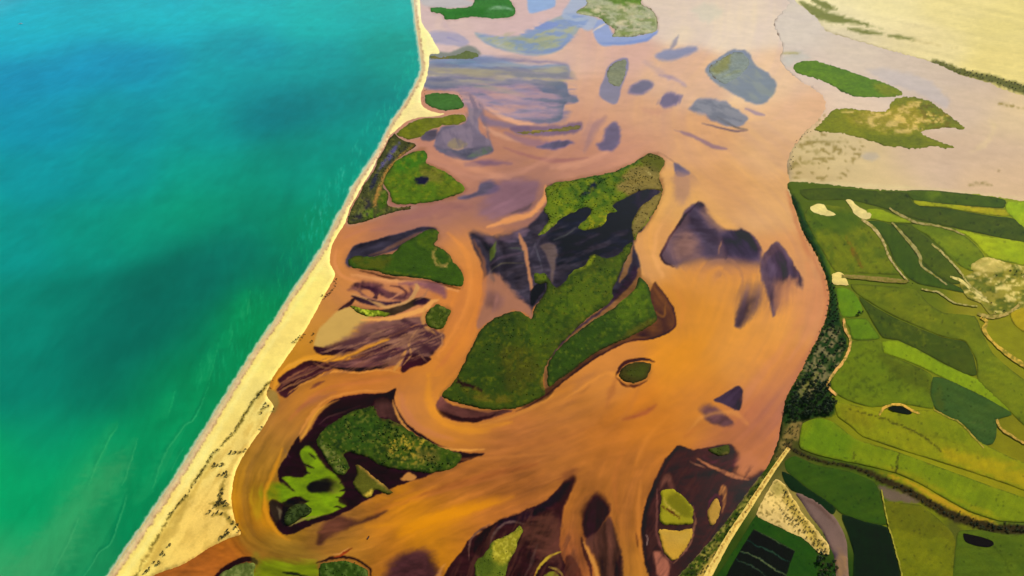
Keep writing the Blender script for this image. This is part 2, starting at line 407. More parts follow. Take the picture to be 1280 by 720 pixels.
SEA_C = [(0, 0, (95, 178, 200)), (30, 12, (40, 185, 200)), (30, 42, (10, 178, 200)), (100, 28, (12, 180, 195)), (200, 28, (10, 184, 196)), (300, 12, (0, 186, 190)), (400, 25, (0, 182, 178)),
 (500, 10, (10, 178, 168)), (100, 78, (0, 146, 180)), (25, 105, (0, 146, 181)), (180, 82, (0, 147, 177)), (300, 62, (0, 156, 170)), (400, 80, (0, 158, 158)),
 (490, 70, (0, 158, 142)), (50, 155, (0, 146, 168)), (150, 150, (0, 146, 158)), (240, 110, (0, 155, 165)), (310, 100, (0, 155, 160)), (335, 138, (0, 122, 130)), (400, 135, (0, 124, 128)),
 (450, 120, (0, 135, 130)), (250, 160, (0, 152, 148)), (250, 220, (0, 152, 132)), (390, 190, (0, 142, 126)), (450, 165, (0, 148, 132)), (350, 220, (0, 142, 120)), (420, 220, (0, 148, 120)), (50, 220, (0, 146, 152)),
 (150, 215, (0, 149, 146)), (20, 300, (0, 146, 138)), (100, 290, (0, 142, 124)), (180, 280, (0, 146, 120)), (250, 268, (0, 152, 116)), (320, 262, (0, 135, 105)), (285, 310, (0, 112, 96)), (240, 350, (0, 108, 92)), (200, 395, (0, 104, 90)),
 (150, 430, (0, 104, 90)), (90, 390, (0, 122, 104)), (30, 400, (0, 132, 114)), (340, 330, (0, 118, 92)), (380, 290, (0, 138, 96)), (345, 385, (2, 138, 82)), (310, 430, (2, 142, 80)), (250, 430, (0, 118, 86)), (40, 480, (0, 126, 106)),
 (60, 550, (0, 138, 102)), (130, 490, (0, 112, 92)), (15, 600, (0, 156, 98)), (90, 600, (22, 160, 98)), (150, 555, (20, 150, 94)), (130, 615, (50, 158, 92)), (200, 560, (12, 146, 88)),
 (200, 490, (5, 128, 88)), (265, 480, (0, 138, 78)), (230, 530, (4, 140, 80)), (40, 655, (10, 160, 98)), (20, 705, (60, 165, 100)), (95, 680, (45, 150, 88)), (150, 640, (2, 128, 78)), (180, 620, (4, 132, 78)), (90, 730, (20, 130, 80)), (-150, 0, (60, 180, 200)), (-150, 300, (0, 146, 138)), (-150, 700, (20, 155, 100)), (300, -60, (40, 185, 195))]
WAVES = [[(262, 478), (243, 523), (230, 533), (207, 567), (197, 590), (190, 615)], [(173, 548), (163, 580), (153, 606)], [(148, 530), (127, 567), (111, 606)],
         [(99, 648), (83, 683), (64, 720)], [(159, 618), (150, 647), (140, 677), (123, 693), (104, 722)], [(218, 490), (211, 520)], [(313, 363), (310, 393)],
         [(291, 413), (286, 434)], [(272, 438), (262, 474)], [(230, 560), (214, 588)]]
def build_sea():
    cut = lambda x, y: x < shore_x(y) + 6
    x, y, F = grid_sheet(-300, 560, -80, 860, 1.6, cut)
    p = Paint(x, y, warp=1.0)
    p.field(SEA_C, 34)
    d = shore_x(p.Y) - p.X
    for k, w in enumerate(WAVES):
        p.R([(a - 2.2, b - .6) for a, b in w], (0, 110, 70), 4.0, .30, 2.2)
        p.R(w, (70, 178, 110), 1.6, .62, .9)
        p.P([(w[0][0] - 1, w[0][1], 1), (w[0][0] - 14, w[0][1] + 8, 8), (w[-1][0] - 18, w[-1][1] + 4, 9), (w[-1][0], w[-1][1], 1)], (40, 160, 96), .35)
    r = random.Random(4)
    for i in range(330):
        yy = r.uniform(60, 470); off = r.uniform(3, 16 + yy * .10)
        x0 = float(shore_x(yy)) - off; l = r.uniform(5, 14) * (.6 + yy / 500)
        x1 = x0 - r.uniform(-.05, .32) * l
        p.R([(x0, yy), ((x0 + x1) / 2 + r.uniform(-.6, .6), yy + l / 2), (x1 + r.uniform(0, 3), yy + l)], (90, 190, 160) if yy < 300 else (50, 165, 105), r.uniform(.8, 1.6), r.uniform(.2, .5), .8)
    # broad sandy plumes
    p.P([(10, 720, 14), (60, 650, 14), (110, 600, 14), (150, 570, 12), (160, 590, 12), (110, 650, 14), (70, 720, 14)], (75, 162, 100), .4)
    # swash
    d = d + 1.6 * (fbm(p.X / 5, p.Y / 5, 97, 3) - .5) * 3
    p.C[:] = np.where((d < 2.6)[:, None], p.C * (1 - .75 * np.clip(1.1 - d / 2.4, 0, 1))[:, None] + .75 * np.clip(1.1 - d / 2.4, 0, 1)[:, None] * np.array([236, 218, 184]), p.C)
    gx, gy = ground(p.X, p.Y)
    e = fbm(p.X / 7, p.Y / 22, 91, 4) - .5
    p.C *= (1 + .10 * e * np.clip(1 - d / 260, .25, 1) * np.clip(p.Y / 300, .3, 1))[:, None]
    p.grain(.05, 40, 61, .0)
    V = np.column_stack([gx, gy, np.zeros(len(gx))])
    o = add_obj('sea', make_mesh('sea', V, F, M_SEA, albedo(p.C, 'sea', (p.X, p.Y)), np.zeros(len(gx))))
    tag(o, 'clear turquoise and green sea to the left of the beach', 'sea', None, 'structure')
build_sea()

# ================================================================== RIVER, SHOALS AND WET MUD
RIV_C = [(545, 30, (218, 190, 182)), (600, 32, (216, 186, 178)), (660, 30, (216, 184, 178)), (700, 75, (215, 178, 160)), (850, 20, (230, 208, 185)), (930, 30, (236, 214, 190)), (960, 100, (236, 198, 162)), (990, 150, (234, 186, 148)), (800, 150, (216, 164, 130)),  # pale upper entries hold sky reflection and haze in their colour
 (850, 100, (224, 180, 148)), (760, 65, (218, 175, 155)), (740, 120, (214, 164, 136)), (720, 150, (206, 150, 126)), (880, 180, (226, 168, 122)), (960, 190, (230, 178, 130)), (650, 205, (188, 130, 105)),
 (600, 212, (192, 130, 106)), (560, 205, (205, 140, 112)), (780, 175, (212, 150, 120)), (900, 230, (226, 165, 108)), (980, 250, (230, 172, 115)), (840, 250, (228, 168, 100)), (818, 300, (228, 160, 92)),
 (730, 200, (196, 136, 112)), (640, 235, (155, 108, 100)), (600, 265, (165, 112, 100)), (540, 270, (172, 116, 100)), (500, 282, (165, 110, 95)), (460, 290, (190, 122, 85)), (430, 300, (208, 130, 76)), (424, 330, (205, 130, 70)), (590, 310, (218, 138, 72)), (600, 360, (216, 130, 62)),
 (900, 350, (220, 146, 72)), (870, 400, (222, 143, 54)), (1000, 330, (224, 156, 100)), (1020, 380, (222, 146, 92)), (960, 400, (224, 150, 76)), (940, 450, (222, 144, 68)), (980, 480, (208, 128, 76)),
 (860, 450, (226, 142, 46)), (760, 460, (214, 134, 62)), (700, 500, (196, 120, 52)), (600, 400, (216, 130, 62)), (580, 440, (216, 130, 54)), (535, 490, (222, 136, 50)), (512, 510, (208, 130, 78)),
 (545, 515, (225, 138, 45)), (570, 540, (222, 136, 50)), (640, 545, (190, 112, 52)), (700, 560, (190, 112, 48)), (640, 600, (172, 98, 42)), (560, 600, (172, 98, 44)), (760, 560, (200, 116, 42)),
 (820, 520, (216, 126, 40)), (870, 500, (216, 132, 52)), (780, 600, (202, 118, 45)), (792, 650, (202, 118, 40)), (792, 705, (206, 128, 42)), (515, 655, (226, 140, 18)), (480, 665, (190, 112, 36)), (560, 640, (212, 128, 30)),
 (610, 635, (196, 112, 44)), (440, 690, (196, 130, 34)), (350, 680, (150, 108, 32)), (420, 672, (165, 105, 45)), (300, 640, (200, 128, 22)), (298, 600, (180, 122, 22)), (325, 600, (150, 104, 42)), (335, 640, (222, 142, 14)),
 (315, 560, (176, 120, 40)), (350, 530, (186, 122, 52)), (370, 500, (192, 118, 48)), (430, 482, (188, 108, 48)), (480, 478, (208, 122, 46)), (420, 466, (206, 126, 46)), (400, 395, (205, 140, 62)), (410, 375, (210, 135, 70)), (380, 430, (198, 132, 48)),
 (365, 455, (205, 138, 34)), (262, 702, (182, 98, 30)), (300, 682, (190, 100, 28)), (240, 716, (172, 94, 34)), (440, 350, (212, 136, 76)), (480, 358, (205, 130, 85)), (930, 560, (192, 112, 62)), (950, 540, (200, 116, 70)),
 (970, 520, (196, 116, 78)), (910, 430, (224, 148, 66)), (712, 640, (186, 108, 40)), (708, 690, (150, 80, 40)), (760, 640, (180, 105, 42)), (480, 715, (190, 110, 30)), (1060, -40, (230, 215, 190)), (700, -50, (220, 195, 185))]
CHAN = [([(935, -40), (925, 60), (870, 130), (880, 190), (950, 250), (1000, 320), (995, 400), (960, 470), (900, 540), (820, 565), (785, 640), (790, 760)], 60),
        ([(740, 20), (735, 100), (700, 190), (660, 225), (560, 268), (470, 285), (425, 308), (420, 335), (440, 355)], 30),
        ([(560, 285), (598, 320), (600, 370), (575, 430), (530, 475), (515, 505), (540, 535), (620, 552), (720, 520), (790, 490), (870, 430), (900, 350)], 34),
        ([(530, 472), (450, 480), (385, 495), (335, 550), (308, 610), (320, 665), (380, 690), (460, 680), (540, 640), (640, 600), (740, 560), (840, 530), (920, 470)], 34),
        ([(835, 235), (812, 290), (825, 340), (860, 400), (850, 460), (760, 520)], 24), ([(765, 580), (722, 630), (712, 680), (725, 740)], 16),
        ([(560, 30), (600, 62), (660, 74), (720, 55)], 12), ([(530, 205), (600, 222), (680, 222), (760, 200), (820, 180)], 20)]
NAVY = (50, 46, 64)
def build_river():
    cut = lambda x, y: x > shore_x(y) + 4.4
    x, y, F = grid_sheet(60, 1110, -80, 860, 1.25, cut)
    p = Paint(x, y, warp=.9)
    p.field(RIV_C, 26)
    # silt streaks drawn out along each channel
    tot = np.zeros(len(x)); wsp = np.zeros(len(x)); wt = np.zeros(len(x)) + 1e-6
    for ci, (c, w) in enumerate(CHAN):
        Q = smooth([(a, b, 1.0) for a, b in c], False, 4)
        e, S, sg = line_sd(p.WX, p.WY, Q)
        k = np.exp(-(sg / (w * 1.1)) ** 2)
        tot += k * ((fbm(S / 70, sg / 6, 101 + ci, 4) - .5) * .7 + (fbm(S / 150, sg / 18, 201 + ci, 3) - .5) * 1.3)
        wsp += k * (fbm(S / 55, sg / 7.5, 301 + ci, 4) - .5); wt += k
    st = tot / np.maximum(wt, .35); p.wisp = np.clip(.5 + 1.3 * np.where(wt > .1, wsp / np.maximum(wt, .1), 0) * np.clip((wt - .25) * 3, 0, 1) + (p.wisp - .5) / 1.3 * np.clip(1 - (wt - .25) * 3, 0, 1), 0, 1)
    calm = np.interp(p.Y, [0, 250, 450], [.35, .6, 1.0])
    p.C *= (1 + .13 * st * calm)[:, None]; p.C[:, 2] *= 1 - .2 * st * calm
    W = 1.0
    m = np.interp(p.Y, [90, 160], [0, 1])[:, None]
    p.C *= 1 - m * np.array([[.04, .03, .045]])
    m = np.interp(p.Y, [440, 600], [0, 1])[:, None]
    p.C *= 1 - m * np.array([[.06, .045, -.02]])
    for q, big in ISLES:      # silt and drowned grass thinning out into the shallows round every island
        c = (112, 74, 44) if q[0][1] > 180 else (170, 142, 128)
        p.P([(a[0], a[1], 4.5 if big else 2.6) for a in q], c, .6)
    # ---------------- far reaches: blue sky reflection painted into the wet mud
    p.P([(525, -6), (560, -6), (590, 2), (588, 8), (560, 10), (540, 9), (528, 6)], (192, 190, 190), .8, 2)
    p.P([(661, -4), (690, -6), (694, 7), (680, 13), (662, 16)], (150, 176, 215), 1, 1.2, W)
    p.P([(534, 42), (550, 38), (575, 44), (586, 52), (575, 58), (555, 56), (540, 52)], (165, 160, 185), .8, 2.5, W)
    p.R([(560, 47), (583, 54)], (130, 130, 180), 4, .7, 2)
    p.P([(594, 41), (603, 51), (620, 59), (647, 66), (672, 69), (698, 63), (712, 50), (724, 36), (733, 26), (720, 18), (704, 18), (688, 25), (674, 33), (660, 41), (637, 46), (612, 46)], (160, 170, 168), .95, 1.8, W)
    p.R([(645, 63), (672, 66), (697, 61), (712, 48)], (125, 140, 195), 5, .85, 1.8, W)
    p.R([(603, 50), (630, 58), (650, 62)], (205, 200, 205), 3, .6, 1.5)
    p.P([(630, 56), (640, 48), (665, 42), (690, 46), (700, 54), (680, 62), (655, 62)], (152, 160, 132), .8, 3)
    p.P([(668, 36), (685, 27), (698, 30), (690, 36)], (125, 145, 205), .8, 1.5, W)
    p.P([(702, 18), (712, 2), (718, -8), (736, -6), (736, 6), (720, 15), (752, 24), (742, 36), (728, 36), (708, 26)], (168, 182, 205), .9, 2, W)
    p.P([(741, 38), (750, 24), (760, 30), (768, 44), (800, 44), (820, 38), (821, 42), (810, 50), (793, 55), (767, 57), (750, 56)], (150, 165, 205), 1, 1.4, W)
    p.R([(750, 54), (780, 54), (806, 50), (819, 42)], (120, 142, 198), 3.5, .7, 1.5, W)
    p.R([(740, 40), (750, 33), (758, 29)], (222, 205, 190), 3, .9, 1)
    # bands beside the spit
    p.P([(537, 63), (560, 66), (575, 60), (590, 59), (599, 67), (590, 75), (560, 76), (536, 75)], (120, 130, 120), .85, 2)
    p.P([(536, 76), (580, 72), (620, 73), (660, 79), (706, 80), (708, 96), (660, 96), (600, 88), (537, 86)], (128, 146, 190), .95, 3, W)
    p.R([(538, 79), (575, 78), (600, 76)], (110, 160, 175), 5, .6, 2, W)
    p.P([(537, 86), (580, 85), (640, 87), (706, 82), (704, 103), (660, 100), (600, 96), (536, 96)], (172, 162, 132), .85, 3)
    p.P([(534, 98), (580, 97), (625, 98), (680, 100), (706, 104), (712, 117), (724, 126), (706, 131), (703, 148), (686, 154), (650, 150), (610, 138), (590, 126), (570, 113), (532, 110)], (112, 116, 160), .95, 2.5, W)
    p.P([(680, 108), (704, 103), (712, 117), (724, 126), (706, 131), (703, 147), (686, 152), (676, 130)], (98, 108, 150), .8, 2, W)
    p.R([(592, 108, 6), (625, 112, 9), (655, 120, 5)], (138, 150, 130), 6, .7, 2.5)
    for a in ([(640, 106, 4), (665, 110, 7), (677, 116, 3)], [(600, 112, 3), (625, 122, 12), (650, 130, 14), (680, 134, 8)], [(605, 128, 4), (630, 136, 9), (655, 134, 6)], [(575, 111, 2), (588, 122, 3)]):
        p.R(a, (196, 150, 138), 5, .85, 3)
    p.R([(600, 128), (618, 140, 5), (650, 154, 6), (700, 159, 3)], (232, 170, 130), 4, .9, 1.5)
    p.R([(590, 130), (605, 148), (625, 156), (660, 160)], (128, 110, 135), 8, .8, 3, W)
    p.R([(605, 158), (622, 168, 6), (650, 178, 4)], (205, 150, 120), 5, .9, 2)
    p.P([(638, 160), (660, 157), (700, 156), (727, 152), (728, 162), (715, 168), (690, 170), (650, 168)], (112, 92, 120), .8, 2.5, W)
    p.R([(632, 166), (655, 176, 8), (690, 182, 9), (716, 178, 5)], (150, 112, 122), 8, .8, 3)
    p.R([(672, 184), (695, 181, 8), (715, 178)], (92, 90, 138), 7, .85, 2, W)
    # gauzy grey flat
    GF = [(572, 113), (582, 113), (595, 122), (604, 134), (598, 150), (601, 166), (611, 175), (616, 184), (615, 190), (600, 195), (583, 201), (567, 198), (551, 190), (543, 180), (548, 166), (553, 158), (572, 156), (584, 151), (584, 132)]
    p.P(GF, (132, 118, 132), .96, 1.5, W)
    p.P([(543, 182), (556, 186), (580, 187), (600, 183), (614, 184), (616, 190), (600, 195), (583, 201), (567, 198), (551, 190)], (76, 76, 106), .85, 2, W)
    p.R([(545, 178), (549, 166), (556, 160), (568, 158)], (92, 88, 112), 3, .8, 1.5, W)
    p.P([(560, 183), (563, 176), (572, 173), (582, 178), (582, 184), (570, 186)], (150, 132, 96), .8, 2)
    p.R([(562, 185), (572, 187), (584, 184)], (190, 150, 120), 2, .8, 1)
    p.P([(585, 196), (600, 186), (612, 182), (615, 188), (600, 195)], (98, 112, 86), .8, 1.5)
    p.R([(588, 125), (590, 145), (592, 160)], (150, 132, 140), 5, .5, 3)
    p.P([(526, 172), (532, 164), (545, 162), (547, 168), (542, 175), (530, 176)], (82, 76, 92), .95, 1.5, W)
    p.R([(583, 206), (605, 203, 7), (640, 204)], (116, 88, 112), 6, .8, 3, W)
    p.R([(630, 184), (660, 195, 4), (700, 201, 4), (735, 197)], (150, 98, 98), 4, .6, 2)
    p.R([(560, 190), (585, 206), (620, 220), (650, 226)], (220, 155, 118), 7, .5, 5)
    # wet mud in the broad reach, its blue a painted sky reflection
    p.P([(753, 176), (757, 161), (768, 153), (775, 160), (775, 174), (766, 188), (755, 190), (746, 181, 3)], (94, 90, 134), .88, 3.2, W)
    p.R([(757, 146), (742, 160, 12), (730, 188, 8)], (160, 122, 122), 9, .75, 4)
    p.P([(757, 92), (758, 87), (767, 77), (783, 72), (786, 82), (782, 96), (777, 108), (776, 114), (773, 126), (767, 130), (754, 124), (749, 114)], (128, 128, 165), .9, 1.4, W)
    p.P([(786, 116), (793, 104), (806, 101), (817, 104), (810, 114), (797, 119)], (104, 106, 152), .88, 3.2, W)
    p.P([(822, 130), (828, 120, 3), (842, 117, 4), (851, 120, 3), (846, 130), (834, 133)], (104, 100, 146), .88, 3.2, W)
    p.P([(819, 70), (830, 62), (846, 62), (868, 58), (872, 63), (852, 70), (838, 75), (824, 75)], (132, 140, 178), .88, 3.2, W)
    p.R([(836, 64), (843, 54), (848, 44, 3)], (150, 145, 160), 5, .8, 2)
    p.R([(806, 78), (822, 88, 10), (838, 98)], (190, 160, 160), 8, .5, 4); p.R([(824, 94), (842, 98, 6), (858, 108)], (165, 145, 165), 6, .6, 2.5)
    p.P([(865, 12), (885, 6), (905, 12), (900, 22), (880, 26)], (215, 208, 185), .6, 5)
    p.R([(800, 134), (816, 140), (840, 138)], (190, 135, 120), 6, .35, 4)
    p.P([(861, 136, 3), (872, 126, 3), (893, 124, 3), (914, 131), (931, 144), (934, 150), (925, 158), (905, 156), (890, 148, 3), (876, 141, 4)], (132, 136, 158), .92, 1.8, W)
    p.R([(896, 146), (908, 153), (922, 160), (934, 162)], (105, 98, 92), 2.2, .9, 1)
    p.R([(878, 154), (900, 160), (920, 164), (935, 163)], (120, 100, 105), 2.6, .9, 1)
    p.R([(843, 162), (870, 172, 4), (892, 183, 5), (908, 186)], (150, 118, 128), 4, .85, 1.6, W)
    p.R([(932, 136), (945, 141, 5), (955, 144)], (160, 138, 155), 4, .8, 1.5, W)
    p.P([(883, 87), (887, 80), (903, 70), (920, 62), (934, 65), (942, 78), (958, 90), (970, 103), (967, 116), (958, 127), (945, 131), (925, 122), (905, 110), (888, 98)], (134, 142, 160), 1, 1.8, W)
    p.P([(842, 204), (849, 206), (863, 217), (850, 221, 2), (844, 216)], (98, 94, 128), .9, 1.6, W)
    p.P([(844, 214, 5), (864, 218, 5), (868, 235, 8), (856, 252, 8), (844, 240, 6)], (170, 128, 108), .7, 5)
    p.R([(822, 190), (836, 198), (846, 206)], (150, 110, 85), 1.5, .7, .8)
    for q, c, o in (([(537, 76), (706, 78), (706, 152), (600, 140), (535, 110)], (150, 140, 168), .5), ([(537, 76), (706, 78), (706, 152), (600, 140), (535, 110)], (92, 98, 148), .45), ([(560, 105), (690, 110), (690, 150), (600, 140)], (208, 158, 144), .6), ([(537, 80), (700, 84), (704, 104), (540, 104)], (188, 172, 118), .5)):
        p.mix(q, c, 46, 6, .06, .52, o, 90 + int(c[0]), 4.5, 9)
    p.mix([(594, 42), (620, 60), (672, 70), (712, 52), (735, 24), (700, 18), (640, 45)], (128, 150, 196), 18, 4, .1, .53, .7, 93, 7); p.mix([(600, 46), (640, 62), (690, 60), (720, 30), (670, 38)], (176, 176, 132), 14, 4, -.3, .54, .7, 94, 7)
    p.mix([(575, 115), (603, 130), (612, 175), (615, 190), (560, 196), (545, 180), (553, 160), (584, 150)], (108, 98, 118), 16, 5, 1.2, .5, .6, 95, 6)
    p.mix([(883, 87), (903, 70), (934, 65), (968, 103), (957, 128), (905, 110)], (150, 156, 140), 16, 5, .7, .54, .6, 96, 6)
    p.mix([(861, 136), (893, 124), (934, 150), (905, 156)], (108, 112, 140), 16, 4, .4, .52, .6, 97, 6)
    # ---------------- left bend
    p.P([(572, 247), (596, 240), (600, 229, 3), (614, 226, 4), (624, 236, 4), (620, 240, 3), (598, 245), (583, 249)], (84, 80, 112), .9, 2, W)
    p.P([(630, 225, 8), (672, 226, 6), (670, 245, 3), (660, 262, 5), (630, 272, 10), (600, 268, 12), (610, 245, 10)], (122, 92, 112), .65, 8)
    p.R([(682, 232, 3), (680, 250, 6), (664, 268, 6), (640, 274, 8), (610, 284, 6)], (236, 158, 92), 7, .85, 2.2)
    p.R([(465, 287), (490, 280, 12), (540, 262, 16), (590, 258, 10)], (146, 98, 98), 12, .5, 6)
    p.R([(640, 266), (655, 262), (664, 256)], (100, 80, 90), 3, .6, 2)
    # navy flat west of the long island
    p.P([(587, 290, 3), (615, 296, 5), (645, 289, 4), (664, 279, 2), (683, 258), (684, 236), (700, 228), (760, 232), (800, 225), (826, 235), (808, 280), (795, 296), (792, 304), (800, 342), (770, 372), (700, 360), (668, 384), (665, 398), (640, 370, 5), (618, 345, 5), (606, 352, 3), (601, 330)], NAVY, 1, 1.8, W)
    p.P([(690, 262), (760, 258), (792, 245), (795, 300), (760, 320), (710, 345), (690, 320)], (26, 30, 52), .8, 7, W)
    p.mix([(600, 298), (680, 280), (790, 290), (760, 320), (700, 345), (660, 380), (620, 345)], (84, 72, 78), 30, 7, -.35, .56, .5, 98, 4, 10)
    p.P([(597, 300, 4), (640, 293, 5), (660, 284, 4), (655, 294, 4), (620, 304, 5)], (105, 82, 92), .8, 4)
    p.P([(604, 350), (614, 342, 3), (625, 344, 4), (640, 364, 5), (664, 384, 3), (666, 400, 2), (655, 392), (640, 389), (615, 399), (599, 412), (596, 400), (604, 372)], (164, 110, 84), 1, 2)
    p.P([(606, 368, 5), (616, 362, 5), (628, 374, 6), (620, 386, 6), (607, 384, 5)], (112, 78, 78), .6, 6)
    p.R([(648, 292), (655, 308, 6), (659, 328, 4), (663, 350, 4), (666, 374, 5)], (196, 132, 88), 5, .92, 1.4)
    p.R([(612, 332), (624, 322), (645, 318), (655, 314)], (88, 72, 84), 3, .7, 1.5); p.R([(612, 340), (628, 329), (655, 329)], (96, 88, 70), 2.4, .8, 1.2)
    p.R([(612, 335), (613, 345), (618, 350)], (120, 95, 88), 5, .6, 3)
    p.R([(620, 303, 5), (616, 315, 7), (612, 325, 3)], (96, 112, 42), 5, .85, 1.5)
    p.R([(636, 310), (648, 310), (655, 316)], (70, 80, 60), 1.8, .7, 1)
    p.R([(676, 308, 8), (688, 312, 16), (691, 330, 7), (690, 352, 5)], (112, 92, 84), 9, .85, 2.2); p.R([(667, 300), (672, 318), (678, 338)], (80, 78, 90), 1.6, .7, .8)
    p.R([(693, 300), (710, 292), (720, 285)], (90, 90, 80), 2.5, .6, 1.5)
    p.P([(664, 362), (672, 354), (680, 352), (682, 360), (673, 372), (666, 382), (663, 376)], (22, 16, 24), 1, 1)
    p.R([(688, 284), (675, 298), (664, 318)], (88, 78, 96), 5, .6, 3)
    # creek through the long island
    p.P([(800, 335), (790, 345), (776, 362), (764, 378), (740, 392), (715, 410), (697, 428), (682, 448), (680, 480), (684, 492), (700, 480), (716, 466), (690, 474), (690, 450), (700, 438), (722, 418), (750, 400), (775, 380), (800, 360)], (126, 86, 52), 1, 1.5)
    p.R([(795, 332, 6), (790, 346, 10), (776, 364, 7), (757, 384, 3), (725, 408, 3), (700, 430, 3), (686, 450, 3)], (52, 38, 56), 6, .9, 1.4, W)
    p.R([(790, 308), (784, 332, 8), (775, 352, 8)], (140, 100, 62), 7, .9, 1.5)
    p.P([(816, 355), (824, 358), (841, 383), (845, 403), (840, 413), (817, 423), (787, 427), (760, 439), (738, 452), (716, 469), (698, 481), (686, 496), (660, 509), (650, 505), (690, 480), (740, 440), (790, 415)], (88, 54, 34), 1, 1.2)
    p.R([(824, 358), (841, 384), (845, 404), (838, 413), (815, 423), (785, 427), (758, 439), (735, 453), (700, 480), (665, 506), (645, 514)], (52, 26, 22), 2.2, .9, .9)
    p.R([(832, 378), (830, 395), (820, 390)], (150, 95, 45), 3, .7, 1.5)
    # mud crescent at its foot
    p.P([(552, 495), (548, 500), (545, 508), (547, 516), (557, 523), (577, 528), (598, 527), (620, 521), (640, 513, 1), (606, 513), (580, 510), (560, 504)], (98, 56, 50), 1, 1.2)
    p.R([(549, 514), (562, 521), (580, 525), (600, 524), (618, 519)], (42, 16, 22), 5, .9, 1.5, W)
    p.R([(556, 498), (575, 506), (605, 514), (630, 512)], (168, 104, 58), 2.5, .8, 1.2)
    # bar under the first island
    p.P([(434, 320), (441, 309), (455, 303), (475, 298), (515, 287), (530, 283), (545, 286), (538, 296), (510, 306), (490, 314), (465, 322), (445, 330), (436, 334), (432, 328)], (50, 46, 66), 1, 1.4, W)
    p.R([(462, 319), (480, 314), (497, 305), (520, 294), (536, 288)], (120, 84, 66), 4, .8, 2)
    p.R([(450, 338), (480, 346), (510, 350), (545, 354), (575, 361)], (60, 30, 20), 3, .8, 1)
    p.R([(440, 343), (480, 350, 5), (520, 352, 4), (548, 357, 4), (572, 364)], (236, 165, 100), 4, .7, 2)
    # ---------------- swirl flats beside the spit
    p.P([(393, 432), (400, 410), (418, 392), (436, 384), (448, 390), (461, 397, 3), (455, 404, 5), (446, 412, 6), (436, 422, 6), (414, 433, 4)], (204, 164, 86), .95, 2)
    p.R([(436, 362), (452, 357, 10), (470, 358, 10), (484, 368, 9), (500, 372, 8), (514, 366, 6), (512, 356)], (98, 58, 62), 8, .95, 3, W)
    p.R([(458, 358), (468, 362, 9), (478, 368)], (48, 26, 40), 6, .8, 2.5, W)
    p.R([(500, 354), (530, 355, 9), (550, 362, 12), (556, 372)], (124, 78, 90), 9, .85, 3.5)
    p.R([(440, 370), (456, 376, 8), (475, 380, 7), (500, 378)], (48, 30, 46), 7, .95, 1.5, W); p.R([(444, 371), (436, 380, 6), (424, 387)], (52, 30, 36), 5, .95, 1.2, W)
    p.R([(440, 367), (462, 375), (482, 384, 4), (500, 381, 4), (514, 374, 4), (521, 360, 6), (518, 355)], (206, 152, 88), 3.5, .85, 1.4)
    p.R([(452, 388), (485, 391, 9), (508, 383, 8), (524, 376, 8), (538, 374, 5)], (54, 42, 32), 8, .95, 1.4)
    p.R([(517, 380), (527, 377, 9), (537, 376)], (48, 26, 46), 8, .9, 1.5, W)
    p.P([(408, 436, 4), (437, 422, 8), (452, 406, 6), (470, 402, 2), (500, 398), (528, 396), (533, 408), (548, 415), (556, 420), (548, 432), (538, 446), (528, 454), (505, 458), (470, 446, 3), (430, 440, 4)], (122, 82, 74), .95, 2)
    p.R([(505, 402), (525, 412, 12), (548, 424, 12), (540, 440, 8)], (72, 40, 52), 10, .8, 4)
    p.R([(478, 424), (500, 418, 8), (525, 428, 7), (540, 440)], (56, 28, 36), 7, .7, 3); p.R([(470, 430), (500, 430, 5), (520, 440, 5), (530, 450)], (150, 105, 80), 4, .5, 2)
    p.R([(452, 400), (490, 398, 5), (516, 391, 6), (530, 386, 6), (540, 378, 5), (548, 374)], (230, 160, 84), 5, .95, 1.3)
    p.R([(531, 386), (529, 400, 5), (536, 412, 4), (545, 418)], (200, 140, 70), 4, .8, 1.5)
    p.P([(392, 434), (398, 433), (418, 437), (436, 436), (448, 438, 2), (430, 443), (405, 444), (396, 441)], (44, 20, 30), 1, 1.2, W)
    p.R([(340, 488), (352, 468, 8), (380, 450, 9), (410, 448, 8), (440, 443, 7), (462, 433, 5), (485, 424)], (222, 148, 42), 7, .95, 1.8)
    p.P([(348, 474), (362, 463), (384, 451), (394, 451), (410, 455), (417, 461), (404, 466), (388, 474), (376, 481), (366, 490), (358, 497), (351, 494), (345, 488), (350, 481)], (62, 28, 34), 1, 1.4)
    for a in ([(352, 480), (372, 472), (392, 464)], [(352, 487), (372, 479), (388, 471)], [(392, 453), (402, 459), (414, 460)]): p.R(a, (160, 108, 66), 2, .8, 1)
    p.P([(410, 452), (440, 449), (466, 441), (490, 432), (503, 436), (502, 448), (488, 457), (468, 461), (446, 463), (428, 462), (415, 459)], (86, 50, 52), 1, 1.6)
    p.R([(440, 446), (462, 440, 8), (485, 434, 9), (498, 440)], (50, 22, 32), 7, .8, 2.5)
    p.R([(414, 459), (440, 462, 5), (465, 461, 4), (482, 457, 4), (494, 448)], (24, 14, 14), 4, .95, 1.0)
    p.R([(425, 454), (450, 453), (476, 449)], (140, 92, 80), 3, .6, 1.5)
    p.P([(501, 462), (504, 450), (511, 441), (524, 443), (539, 448), (530, 455), (514, 460), (505, 466)], (50, 20, 28), 1, 1.3)
    p.R([(509, 436), (502, 446, 5), (497, 456, 5), (492, 464)], (206, 140, 64), 4, .9, 1.2); p.R([(484, 450), (488, 444), (487, 455)], (180, 140, 120), 1.5, .7, .8)
    p.R([(388, 486), (396, 481, 5), (405, 477)], (108, 56, 50), 4.5, .8, 2); p.R([(372, 512), (392, 500, 8), (420, 490)], (160, 96, 68), 8, .6, 4)
    p.P([(336, 486), (346, 492), (349, 504), (343, 516), (337, 512), (334, 498)], (150, 122, 58), .9, 2)
